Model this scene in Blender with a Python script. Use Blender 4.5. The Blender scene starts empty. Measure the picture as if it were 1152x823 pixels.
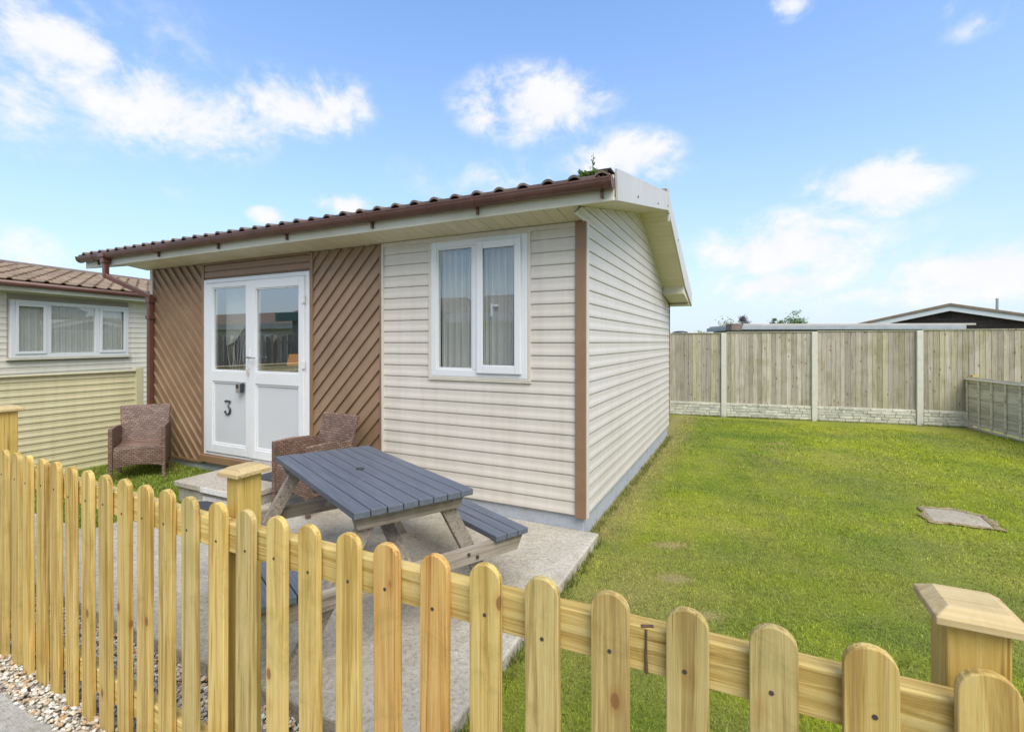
import bpy, bmesh, math, random
import numpy as np
from mathutils import Vector, Matrix
random.seed(7); rng = np.random.default_rng(7)
PI = math.pi
SC = bpy.context.scene
C = SC.collection

# ------------------------------------------------------------------ camera
cam_d = bpy.data.cameras.new('camera'); cam = bpy.data.objects.new('camera', cam_d); C.objects.link(cam)
cam.location = (0, 0, 1.55); cam.rotation_euler = (PI/2, 0, 0)
cam_d.sensor_width = 36; cam_d.lens = 540.6/1152*36
cam_d.shift_y = -27.0/1152; cam_d.clip_start = .05; cam_d.clip_end = 2000
SC.camera = cam

# ------------------------------------------------------------------ light
SUN_DIR = Vector((.30, -.70, 1.0)).normalized()          # towards the sun
sun_d = bpy.data.lights.new('sun', 'SUN'); sun = bpy.data.objects.new('sun', sun_d); C.objects.link(sun)
sun_d.energy = 2.1; sun_d.angle = math.radians(48); sun_d.color = (1, .94, .84)
sun.rotation_euler = SUN_DIR.to_track_quat('Z', 'Y').to_euler()
sun.location = (20, -20, 30)
SC.view_settings.view_transform = 'Standard'; SC.view_settings.look = 'None'
SC.view_settings.exposure = 1.05; SC.view_settings.gamma = 1
SC.view_settings.use_curve_mapping = False

world = bpy.data.worlds.new('World'); SC.world = world; world.use_nodes = True
wt = world.node_tree; wt.nodes.clear()
def N(t, ty, **kw):
    n = t.nodes.new(ty)
    for k, v in kw.items(): setattr(n, k, v)
    return n
def math_(t, op, a, b=None, c=None, clamp=False):
    n = t.nodes.new('ShaderNodeMath'); n.operation = op; n.use_clamp = clamp
    for i, v in enumerate((a, b, c)):
        if v is None: continue
        if isinstance(v, (int, float)): n.inputs[i].default_value = v
        else: t.links.new(v, n.inputs[i])
    return n.outputs[0]
sky = N(wt, 'ShaderNodeTexSky'); sky.sky_type = 'NISHITA'; sky.sun_disc = False
sky.sun_elevation = math.asin(SUN_DIR.z); sky.sun_rotation = math.atan2(SUN_DIR.x, SUN_DIR.y)
sky.air_density = 1.0; sky.dust_density = 1.2; sky.ozone_density = 2.0
tc = N(wt, 'ShaderNodeTexCoord')
sep = N(wt, 'ShaderNodeSeparateXYZ'); wt.links.new(tc.outputs['Generated'], sep.inputs[0])
az = math_(wt, 'ARCTAN2', sep.outputs[0], sep.outputs[1])
el = math_(wt, 'ARCSINE', sep.outputs[2])
comb = N(wt, 'ShaderNodeCombineXYZ'); wt.links.new(az, comb.inputs[0]); wt.links.new(el, comb.inputs[1])
# clouds: azimuth, elevation, half width, half height (degrees), density
def _ae(px, py, rx, ry, s):
    f = 540.6; u = (px-576)/f; v = (384.5-py)/f; q = math.sqrt(1+u*u)
    return (math.degrees(math.atan(u)), math.degrees(math.atan(v/q)), math.degrees(rx/f/(1+u*u)), math.degrees(ry/f/q), s)
CLOUDS = [_ae(*k) for k in [
    (600,118,115,50,1.0),(560,135,60,25,.8),(700,178,85,40,1.0),(740,195,55,20,.7),(335,118,90,46,.95),(385,120,55,40,.75),
    (205,130,170,58,.85),(140,150,70,40,.5),(50,45,160,70,.85),(10,110,110,80,.62),(115,55,45,30,.4),
    (985,208,115,46,1.15),(940,235,60,26,.65),(880,280,140,54,1.05),(880,318,110,30,1.0),(1105,305,150,46,1.25),(1050,330,160,25,.6),
    (120,90,300,130,.36),(900,300,260,80,.42),(560,200,200,40,.30),(303,243,34,13,1.0),(388,230,42,16,1.05),(888,6,38,20,.8),(1100,25,62,22,.5),(1070,5,30,20,.4),(30,280,90,40,.5),(200,215,50,20,.3),
    (960,330,140,18,.45)]] + [(70,28,20,7,.8),(100,15,25,8,.9),(140,35,25,10,.9),(-75,20,16,9,.8),(-110,30,24,9,.9),(-150,18,26,7,.9),(180,45,24,10,.7),(-60,60,20,8,.6),(120,25,70,25,1.2),(-130,30,60,25,1.2),(180,55,90,22,1.2),(85,50,30,14,1.1),(0,85,200,16,.9)]  # second list: unseen clouds out of view, big ones added as neutral fill light
D = None
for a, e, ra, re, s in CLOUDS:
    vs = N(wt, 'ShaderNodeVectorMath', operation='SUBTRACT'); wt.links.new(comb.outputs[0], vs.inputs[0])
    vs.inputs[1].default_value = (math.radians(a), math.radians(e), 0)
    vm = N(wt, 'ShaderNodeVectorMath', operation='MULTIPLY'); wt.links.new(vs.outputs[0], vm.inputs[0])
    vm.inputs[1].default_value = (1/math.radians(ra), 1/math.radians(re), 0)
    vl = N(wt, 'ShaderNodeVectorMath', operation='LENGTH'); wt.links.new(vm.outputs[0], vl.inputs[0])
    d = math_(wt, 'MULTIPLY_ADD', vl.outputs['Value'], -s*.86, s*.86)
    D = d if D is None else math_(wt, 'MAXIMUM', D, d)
mpn = N(wt, 'ShaderNodeMapping'); wt.links.new(comb.outputs[0], mpn.inputs[0]); mpn.inputs['Scale'].default_value = (1, 1.35, 1)
nz = N(wt, 'ShaderNodeTexNoise'); wt.links.new(mpn.outputs[0], nz.inputs['Vector'])
nz.inputs['Scale'].default_value = 9; nz.inputs['Detail'].default_value = 12; nz.inputs['Roughness'].default_value = .62; nz.inputs['Distortion'].default_value = .35
nz2 = N(wt, 'ShaderNodeTexNoise'); wt.links.new(mpn.outputs[0], nz2.inputs['Vector'])
nz2.inputs['Scale'].default_value = 34; nz2.inputs['Detail'].default_value = 6; nz2.inputs['Roughness'].default_value = .6
nn = math_(wt, 'MULTIPLY_ADD', nz2.outputs['Fac'], .28, math_(wt, 'MULTIPLY', nz.outputs['Fac'], 1.1))
Dm = math_(wt, 'MULTIPLY', D, 3.2, clamp=True)
Dn = math_(wt, 'MULTIPLY_ADD', math_(wt, 'MULTIPLY', math_(wt, 'ADD', nn, -.69), 1.75), Dm, D)
mr = N(wt, 'ShaderNodeMapRange', interpolation_type='SMOOTHSTEP'); wt.links.new(Dn, mr.inputs['Value'])
mr.inputs['From Min'].default_value = .04; mr.inputs['From Max'].default_value = .68; mr.inputs['To Max'].default_value = .95
# thin milky veil growing towards the horizon
elc = math_(wt, 'MAXIMUM', el, 0.0)
veil = math_(wt, 'MULTIPLY', math_(wt, 'POWER', 2.718, math_(wt, 'MULTIPLY', elc, -2.75)), .985)
bg_scale = N(wt, 'ShaderNodeMix', data_type='RGBA', blend_type='MULTIPLY'); bg_scale.inputs['Factor'].default_value = 1
wt.links.new(sky.outputs[0], bg_scale.inputs['A']); bg_scale.inputs['B'].default_value = (.66, 1.16, 1.58, 1)
m1 = N(wt, 'ShaderNodeMix', data_type='RGBA'); wt.links.new(veil, m1.inputs['Factor'])
wt.links.new(bg_scale.outputs['Result'], m1.inputs['A']); m1.inputs['B'].default_value = (3.95, 4.35, 4.75, 1)
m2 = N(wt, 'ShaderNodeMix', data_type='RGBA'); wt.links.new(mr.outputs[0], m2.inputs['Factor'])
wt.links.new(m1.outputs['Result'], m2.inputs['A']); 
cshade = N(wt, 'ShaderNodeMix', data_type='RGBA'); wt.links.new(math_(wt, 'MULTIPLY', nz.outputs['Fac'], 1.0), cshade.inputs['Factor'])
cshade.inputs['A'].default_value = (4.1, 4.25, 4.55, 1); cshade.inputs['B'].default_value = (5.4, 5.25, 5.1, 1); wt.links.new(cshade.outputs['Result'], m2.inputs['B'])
bg = N(wt, 'ShaderNodeBackground'); wt.links.new(m2.outputs['Result'], bg.inputs[0]); bg.inputs[1].default_value = 0.10
wo = N(wt, 'ShaderNodeOutputWorld'); wt.links.new(bg.outputs[0], wo.inputs[0])

# ------------------------------------------------------------------ materials
MATS = {}
def new_mat(name):
    m = bpy.data.materials.new(name); m.use_nodes = True; t = m.node_tree
    b = t.nodes['Principled BSDF']; MATS[name] = m
    return m, t, b
def ramp(t, fac, stops):
    r = t.nodes.new('ShaderNodeValToRGB'); e = r.color_ramp.elements
    while len(e) < len(stops): e.new(.5)
    for k, (p, c) in enumerate(stops):
        e[k].position = p; e[k].color = (*c, 1)
    t.links.new(fac, r.inputs[0]); return r.outputs[0]
def noise(t, vec, scale, detail=4, rough=.55, dist=0):
    n = t.nodes.new('ShaderNodeTexNoise'); n.inputs['Scale'].default_value = scale
    n.inputs['Detail'].default_value = detail; n.inputs['Roughness'].default_value = rough; n.inputs['Distortion'].default_value = dist
    t.links.new(vec, n.inputs['Vector']); return n.outputs['Fac']
def coords(t, scale=(1, 1, 1), rnd=False):
    tcn = t.nodes.new('ShaderNodeTexCoord'); mp = t.nodes.new('ShaderNodeMapping'); mp.inputs['Scale'].default_value = scale
    t.links.new(tcn.outputs['Object'], mp.inputs[0])
    if rnd:
        oi = t.nodes.new('ShaderNodeObjectInfo'); cb = t.nodes.new('ShaderNodeCombineXYZ')
        mm = math_(t, 'MULTIPLY', oi.outputs['Random'], 37.0)
        t.links.new(mm, cb.inputs[0]); t.links.new(mm, cb.inputs[1]); t.links.new(mm, cb.inputs[2])
        t.links.new(cb.outputs[0], mp.inputs['Location'])
    return mp.outputs[0]
def bump(t, b, fac, strength=.3, dist=.01):
    n = t.nodes.new('ShaderNodeBump'); n.inputs['Strength'].default_value = strength; n.inputs['Distance'].default_value = dist
    t.links.new(fac, n.inputs['Height']); t.links.new(n.outputs[0], b.inputs['Normal'])
def mulcol(t, a, b_, fac=1.0, mode='MULTIPLY'):
    n = t.nodes.new('ShaderNodeMix'); n.data_type = 'RGBA'; n.blend_type = mode
    if isinstance(fac, (int, float)): n.inputs['Factor'].default_value = fac
    else: t.links.new(fac, n.inputs['Factor'])
    for s, v in (('A', a), ('B', b_)):
        if isinstance(v, tuple): n.inputs[s].default_value = (*v, 1)
        else: t.links.new(v, n.inputs[s])
    return n.outputs['Result']
def tint(t):
    a = t.nodes.new('ShaderNodeAttribute'); a.attribute_name = 'tint'; return a.outputs['Color']
def pm(name, c1, c2, scale=4, rough=.6, bs=.15, bscale=60, stretch=(1, 1, 1), use_tint=False, c3=None, spec=None, rnd=False, bd=.004):
    m, t, b = new_mat(name); v = coords(t, stretch, rnd)
    f = noise(t, v, scale, 6, .6)
    st = [(.3, c1), (.68, c2)] if c3 is None else [(.28, c1), (.5, c2), (.75, c3)]
    col = ramp(t, f, st)
    if use_tint: col = mulcol(t, col, tint(t))
    t.links.new(col, b.inputs['Base Color']); b.inputs['Roughness'].default_value = rough
    if spec is not None: b.inputs['Specular IOR Level'].default_value = spec
    if bs: bump(t, b, noise(t, v, bscale, 5, .6), bs, bd)
    return m
def wood(name, c1, c2, c3, axis=2, rough=.65, knots=True, kt=.84, ring=26, dirt=None, knot_col=(.20, .09, .03), freq=1.0, use_tint=False, blotch=None):
    """sawn timber: stretched grain along one axis, rings, knots, per-object variation"""
    m, t, b = new_mat(name)
    s = [13.0*freq]*3; s[axis] = .42*freq
    v = coords(t, tuple(s), True)
    f1 = noise(t, v, 1.6, 5, .6, 1.2)
    w = t.nodes.new('ShaderNodeMath'); w.operation = 'SINE'
    f1m = math_(t, 'MULTIPLY', f1, ring*1.0); t.links.new(f1m, w.inputs[0])
    gr = math_(t, 'MULTIPLY_ADD', w.outputs[0], .13, f1)
    fine = [90.0*freq]*3; fine[axis] = 3.0*freq
    v2 = coords(t, tuple(fine), True); f2 = noise(t, v2, 1.0, 4, .6)
    g = math_(t, 'MULTIPLY_ADD', math_(t, 'SUBTRACT', f2, .5), .95, gr)
    col = ramp(t, g, [(.22, c1), (.5, c2), (.8, c3)])
    # broad blotches
    v3 = coords(t, (2.2, 2.2, 2.2), True); f3 = noise(t, v3, 1.4, 3, .5)
    if blotch: col = mulcol(t, col, blotch, math_(t, 'MULTIPLY', ramp(t, f3, [(.5, (0, 0, 0)), (.72, (1, 1, 1))]), .75))
    cv = [60.0]*3; cv[axis] = .9
    fc = noise(t, coords(t, tuple(cv), True), 1.0, 2, .5)
    col = mulcol(t, col, (.50, .40, .30), ramp(t, fc, [(.66, (0, 0, 0)), (.70, (.8, .8, .8))]))
    fs = noise(t, coords(t, (4, 4, 4), True), 1.6, 6, .7, .6)
    col = mulcol(t, col, (.74, .76, .66), ramp(t, fs, [(.54, (0, 0, 0)), (.70, (.75, .75, .75))]))
    if knots:
        kv = [13.0]*3; kv[axis] = 7.0
        vk = coords(t, tuple(kv), True)
        vo = t.nodes.new('ShaderNodeTexVoronoi'); vo.inputs['Scale'].default_value = 1.0; vo.inputs['Randomness'].default_value = 1
        t.links.new(vk, vo.inputs['Vector'])
        pick = math_(t, 'GREATER_THAN', vo.outputs['Color'], .80)
        k = math_(t, 'SUBTRACT', 1.0, math_(t, 'MULTIPLY', vo.outputs['Distance'], 3.2), clamp=True)
        sepc = t.nodes.new('ShaderNodeSeparateColor'); t.links.new(vo.outputs['Color'], sepc.inputs[0])
        pick = math_(t, 'GREATER_THAN', sepc.outputs[0], kt)
        halo = math_(t, 'MULTIPLY', math_(t, 'MULTIPLY', k, pick), .75, clamp=True)
        col = mulcol(t, col, (.80, .52, .30), halo)
        core = math_(t, 'MULTIPLY', math_(t, 'MULTIPLY', math_(t, 'SUBTRACT', k, .52), pick), 7.0, clamp=True)
        rg = math_(t, 'MULTIPLY_ADD', math_(t, 'SINE', math_(t, 'MULTIPLY', k, 60.0)), .15, .8)
        col = mulcol(t, col, knot_col, math_(t, 'MULTIPLY', core, rg), 'MIX')
    oi = t.nodes.new('ShaderNodeObjectInfo'); vr = math_(t, 'MULTIPLY_ADD', oi.outputs['Random'], .26, .86)
    cbr = t.nodes.new('ShaderNodeCombineXYZ'); [t.links.new(vr, cbr.inputs[i_]) for i_ in range(3)]
    col = mulcol(t, col, cbr.outputs[0])
    if dirt:
        v4 = coords(t, (1.3, 1.3, 1.3), True); f4 = noise(t, v4, 2.5, 5, .65)
        col = mulcol(t, col, dirt, ramp(t, f4, [(.5, (0, 0, 0)), (.7, (.8, .8, .8))]), 'MIX')
    if use_tint: col = mulcol(t, col, tint(t))
    t.links.new(col, b.inputs['Base Color']); b.inputs['Roughness'].default_value = rough
    b.inputs['Specular IOR Level'].default_value = .3
    bump(t, b, g, .5, .004)
    return m

def make_siding(name, base, dirty, streak):
    m, t, b = new_mat(name); v = coords(t, (1, 1, 1))
    f = noise(t, v, 1.3, 6, .62)
    col = ramp(t, f, [(.3, base), (.75, dirty)])
    v2 = coords(t, (14, 14, .7)); f2 = noise(t, v2, 1, 5, .6)
    col = mulcol(t, col, streak, math_(t, 'MULTIPLY', ramp(t, f2, [(.45, (0, 0, 0)), (.8, (1, 1, 1))]), .35))
    v3 = coords(t, (30, 30, 30)); f3 = noise(t, v3, 1, 5, .7)
    col = mulcol(t, col, (.62, .58, .48), math_(t, 'MULTIPLY', ramp(t, f3, [(.60, (0, 0, 0)), (.8, (1, 1, 1))]), .35))
    t.links.new(col, b.inputs['Base Color']); b.inputs['Roughness'].default_value = .42
    v4 = coords(t, (3, 3, 60)); bump(t, b, noise(t, v4, 1, 3, .5), .12, .004)
    return m
M_SID = make_siding('cream_siding', (.65, .59, .515), (.575, .515, .43), (.74, .69, .60))
M_SIDG = make_siding('pale_gable_siding', (.645, .595, .565), (.58, .53, .49), (.75, .73, .67))
M_SIDN = make_siding('neighbour_siding', (.74, .68, .58), (.67, .61, .51), (.75, .70, .6))
M_SOFF = pm('soffit_plastic', (.70, .65, .52), (.63, .57, .42), 2.2, .5, .1, use_tint=True)
M_FASC = pm('fascia_plastic', (.68, .65, .55), (.60, .56, .44), 1.6, .45, .06, c3=(.50, .46, .33))
M_BARGE = pm('bargeboard_plastic', (.56, .52, .49), (.50, .47, .44), 2.2, .4, .06)
M_UPVC = pm('white_plastic', (.72, .715, .71), (.68, .675, .67), 1.5, .28, .03)
M_UPVCP = pm('white_door_panel', (.57, .575, .58), (.55, .555, .56), 1.5, .35, .03)
M_BROWN = pm('brown_cladding', (.235, .145, .082), (.275, .172, .10), 3, .42, .12, 160, use_tint=True, c3=(.31, .20, .122))
M_BROWNP = pm('brown_trim', (.225, .13, .068), (.265, .158, .088), 5, .45, .08)
M_GUT = pm('brown_gutter_plastic', (.082, .033, .024), (.115, .050, .036), 3.5, .38, .05, c3=(.15, .073, .053))
M_PIPE = pm('brown_pipe_plastic', (.11, .042, .028), (.14, .058, .038), 4, .35, .04)
M_PLINTH = pm('painted_plinth', (.30, .32, .36), (.40, .42, .46), 5, .8, .5, 45, c3=(.33, .34, .33), bd=.008)
M_TILE = pm('brown_tile', (.12, .092, .078), (.19, .145, .12), 7, .8, .4, 90, use_tint=True, c3=(.26, .20, .17))
M_TILEN = pm('tan_tile', (.17, .12, .08), (.25, .18, .12), 5, .85, .4, 80, use_tint=True, c3=(.27, .19, .13))
M_DARK = pm('dark_underlay', (.015, .015, .016), (.03, .03, .03), 8, .8)
M_PLAS = pm('interior_plaster', (.45, .40, .33), (.40, .36, .30), 2, .9, .05)
M_FLOORI = pm('interior_floor', (.12, .08, .05), (.15, .10, .06), 3, .6, .05)
M_CURT = pm('net_curtain', (.60, .585, .54), (.52, .51, .46), 3, .9, .1, use_tint=True)
M_SCREW = pm('dark_screw', (.035, .03, .028), (.07, .05, .04), 30, .5, .1)
M_METAL = pm('grey_metal', (.45, .45, .46), (.35, .35, .36), 10, .35, .05); MATS['grey_metal'].node_tree.nodes['Principled BSDF'].inputs['Metallic'].default_value = .8
M_BLACK = pm('black_plastic', (.02, .02, .022), (.04, .04, .04), 10, .4, .05)
M_PICK = wood('fence_softwood', (.38, .235, .06), (.55, .375, .11), (.63, .47, .175), axis=2, dirt=None, blotch=(.84, .78, .58))
M_PICKO = wood('orange_softwood', (.28, .125, .03), (.46, .245, .065), (.57, .37, .125), axis=2, blotch=(.72, .58, .40))
M_PICKG = wood('greenish_softwood', (.32, .215, .07), (.46, .335, .12), (.54, .42, .17), axis=2, blotch=(.70, .70, .50))
M_RAIL = wood('rail_softwood', (.42, .27, .07), (.57, .40, .125), (.65, .49, .19), axis=0)
M_POST = wood('post_softwood', (.36, .225, .05), (.50, .335, .085), (.58, .42, .135), axis=2, ring=18)
M_CAP = wood('cap_softwood', (.42, .29, .13), (.52, .38, .18), (.58, .45, .24), axis=0, knots=False, ring=18)
M_CREAMF = make_siding('cream_fence_plastic', (.60, .545, .345), (.51, .46, .28), (.66, .62, .44))
M_BOARD = wood('weathered_boards', (.30, .26, .19), (.47, .42, .325), (.58, .53, .43), axis=2, ring=20, knot_col=(.09, .08, .06), kt=.62, use_tint=True, dirt=None, blotch=(.74, .74, .60))
M_LAP = wood('weathered_lap_boards', (.40, .36, .27), (.58, .53, .41), (.66, .61, .49), axis=0, ring=14, knot_col=(.14, .12, .09), use_tint=True)
M_CONCP = pm('concrete_post', (.50, .475, .39), (.60, .57, .475), 6, .9, .4, 70, c3=(.52, .50, .39))
M_STONE = pm('moulded_gravel_board', (.44, .42, .34), (.62, .59, .49), 8, .9, .6, 50, use_tint=True)
M_TBL = wood('weathered_table_timber', (.17, .14, .11), (.30, .25, .20), (.40, .345, .29), axis=1, ring=20, knot_col=(.09, .07, .05), blotch=(.72, .72, .60))
M_TBLX = wood('weathered_beam_timber', (.17, .14, .11), (.30, .25, .20), (.40, .345, .29), axis=0, ring=20, knot_col=(.09, .07, .05), blotch=(.72, .72, .60))

def slate_paint():
    m, t, b = new_mat('slate_blue_stain')
    v = coords(t, (60, 2.5, 60), True); f = noise(t, v, 1, 5, .65)
    v1 = coords(t, (3, 3, 3), True); f1 = noise(t, v1, 1.5, 4, .6)
    col = ramp(t, f, [(.3, (.085, .094, .115)), (.6, (.122, .134, .160)), (.82, (.185, .196, .220))])
    col = mulcol(t, col, (.78, .80, .86), math_(t, 'MULTIPLY', f1, .6))
    v2 = coords(t, (22, 9, 22), True); f2 = noise(t, v2, 1, 3, .6)
    col = mulcol(t, col, (.30, .28, .27), ramp(t, f2, [(.68, (0, 0, 0)), (.8, (.7, .7, .7))]), 'MIX')
    t.links.new(col, b.inputs['Base Color']); b.inputs['Roughness'].default_value = .55
    bump(t, b, f, .5, .003); return m
M_SLATE = slate_paint()

def concrete(name, ca, cb, cc, broom=False):
    m, t, b = new_mat(name); v = coords(t)
    f = noise(t, v, 1.3, 7, .65, .4); col = ramp(t, f, [(.28, ca), (.5, cb), (.72, cc)])
    f2 = noise(t, v, 42, 6, .8); col = mulcol(t, col, (.40, .37, .33), ramp(t, f2, [(.50, (0, 0, 0)), (.66, (.8, .8, .8))])); f4 = noise(t, v, 24, 5, .75); col = mulcol(t, col, (1.35, 1.35, 1.33), ramp(t, f4, [(.52, (0, 0, 0)), (.68, (.7, .7, .7))]))
    f3 = noise(t, v, 9, 6, .7, .8); col = mulcol(t, col, (.70, .66, .58), ramp(t, f3, [(.50, (0, 0, 0)), (.72, (.7, .7, .7))]))
    t.links.new(col, b.inputs['Base Color']); b.inputs['Roughness'].default_value = .9
    vb = coords(t, (10, 90, 10)) if broom else v
    h = math_(t, 'ADD', noise(t, vb, 1 if broom else 40, 6, .7), math_(t, 'MULTIPLY', f3, .8))
    bump(t, b, h, .7, .012); return m
M_SLAB = concrete('patio_concrete', (.31, .27, .205), (.43, .385, .31), (.53, .485, .405))
M_PATH = concrete('path_concrete', (.29, .275, .24), (.38, .36, .32), (.45, .43, .39), True)
M_STEP = concrete('step_slab_concrete', (.34, .30, .24), (.42, .37, .30), (.47, .42, .35))
M_BLOCK = concrete('step_block_concrete', (.25, .235, .19), (.34, .32, .27), (.40, .37, .32))
M_DRAIN = concrete('cover_concrete', (.30, .26, .185), (.37, .32, .235), (.42, .37, .28))
M_SOIL = pm('bare_soil', (.14, .10, .05), (.27, .20, .105), 22, .95, .8, 60, c3=(.37, .30, .15), bd=.02)
M_MAT = pm('dark_rubber', (.03, .032, .04), (.06, .062, .07), 60, .8, .6, 120)
M_WHITEP = pm('flaking_white_paint', (.72, .71, .68), (.55, .53, .48), 14, .8, .4, 60)

def wicker():
    m, t, b = new_mat('brown_wicker')
    tcn = t.nodes.new('ShaderNodeTexCoord'); sp = t.nodes.new('ShaderNodeSeparateXYZ'); t.links.new(tcn.outputs['Object'], sp.inputs[0])
    h = math_(t, 'ADD', sp.outputs[0], math_(t, 'MULTIPLY', sp.outputs[1], 1.0))
    cbv = t.nodes.new('ShaderNodeCombineXYZ'); t.links.new(h, cbv.inputs[0]); t.links.new(sp.outputs[2], cbv.inputs[1])
    br = t.nodes.new('ShaderNodeTexBrick'); t.links.new(cbv.outputs[0], br.inputs['Vector']); br.inputs['Scale'].default_value = 1
    br.inputs['Brick Width'].default_value = .044; br.inputs['Row Height'].default_value = .022; br.inputs['Mortar Size'].default_value = .0028; br.inputs['Mortar Smooth'].default_value = .4
    br.inputs['Color1'].default_value = (1.22, 1.18, 1.15, 1); br.inputs['Color2'].default_value = (.70, .67, .66, 1); br.inputs['Mortar'].default_value = (.25, .22, .22, 1)
    a = math_(t, 'SINE', math_(t, 'MULTIPLY', h, 2*PI/.052))
    c_ = math_(t, 'SINE', math_(t, 'MULTIPLY', sp.outputs[2], 2*PI/.026))
    w = math_(t, 'MULTIPLY', a, c_)
    r = math_(t, 'MULTIPLY_ADD', w, .5, .5)
    v = coords(t, (3, 3, 8), True); f = noise(t, v, 1, 4, .7)
    col = ramp(t, f, [(.25, (.15, .092, .066)), (.5, (.20, .127, .095)), (.75, (.27, .18, .14))])
    stripe = math_(t, 'ABSOLUTE', c_)
    col = mulcol(t, col, br.outputs['Color'])
    t.links.new(col, b.inputs['Base Color']); b.inputs['Roughness'].default_value = .5
    bump(t, b, math_(t, 'SUBTRACT', 1.0, br.outputs['Fac']), .8, .004); return m
M_WICK = wicker()

def glass(name, refl=1.0):
    m = bpy.data.materials.new(name); m.use_nodes = True; t = m.node_tree; t.nodes.clear()
    o = t.nodes.new('ShaderNodeOutputMaterial'); mx = t.nodes.new('ShaderNodeMixShader')
    tr = t.nodes.new('ShaderNodeBsdfTransparent'); tr.inputs[0].default_value = (.95, .97, .96, 1)
    gl = t.nodes.new('ShaderNodeBsdfGlossy'); gl.inputs['Roughness'].default_value = .0; gl.inputs[0].default_value = (.96, .97, .98, 1)
    lw = t.nodes.new('ShaderNodeLayerWeight'); lw.inputs[0].default_value = .5
    k = math_(t, 'MULTIPLY_ADD', math_(t, 'POWER', lw.outputs['Facing'], 5.0), .9, .055*refl, clamp=True)
    t.links.new(k, mx.inputs[0]); t.links.new(tr.outputs[0], mx.inputs[1]); t.links.new(gl.outputs[0], mx.inputs[2])
    t.links.new(mx.outputs[0], o.inputs[0]); return m
M_GLASS = glass('window_glass', 3.0); M_GLASSD = glass('door_glass', 6.5)

def attr_mat(name, rough=.6, spec=.3, sub=0, var=.3, scale=40):
    m, t, b = new_mat(name)
    f = noise(t, coords(t), scale, 4, .6)
    col = mulcol(t, tint(t), ramp(t, f, [(.3, (1-var,)*3), (.7, (1, 1, 1))]))
    t.links.new(col, b.inputs['Base Color']); b.inputs['Roughness'].default_value = rough
    b.inputs['Specular IOR Level'].default_value = spec
    return m, t, b
M_GRASS, _t, _b = attr_mat('grass_blades', .55, .25)
def translucent(m, k=.4):
    t = m.node_tree; b = t.nodes['Principled BSDF']; o = [n for n in t.nodes if n.type == 'OUTPUT_MATERIAL'][0]
    tr = t.nodes.new('ShaderNodeBsdfTranslucent'); mx = t.nodes.new('ShaderNodeMixShader'); mx.inputs[0].default_value = k
    t.links.new(b.inputs['Base Color'].links[0].from_socket, tr.inputs[0]); t.links.new(b.outputs[0], mx.inputs[1]); t.links.new(tr.outputs[0], mx.inputs[2]); t.links.new(mx.outputs[0], o.inputs[0])
translucent(M_GRASS, .45)
M_LAWN, _t, _b = attr_mat('lawn_turf', .95, .1, var=.5, scale=70); bump(_t, _b, noise(_t, coords(_t), 90, 5, .7), .8, .02)
M_PEB, _t, _b = attr_mat('gravel_pebbles', .8, .3, var=.25, scale=60)
M_LEAF, _t, _b = attr_mat('leaves', .5, .3)
translucent(M_LEAF, .35); translucent(M_CURT, .15)
M_BARK = pm('bark', (.10, .075, .05), (.17, .13, .09), 12, .9, .6)
M_EARTH = pm('open_ground', (.07, .10, .025), (.12, .15, .04), .3, .95, .3, 20, c3=(.16, .16, .06))
M_GRAVELBASE = pm('gravel_bed', (.22, .18, .13), (.38, .33, .26), 60, .9, .6, 90)

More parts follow.
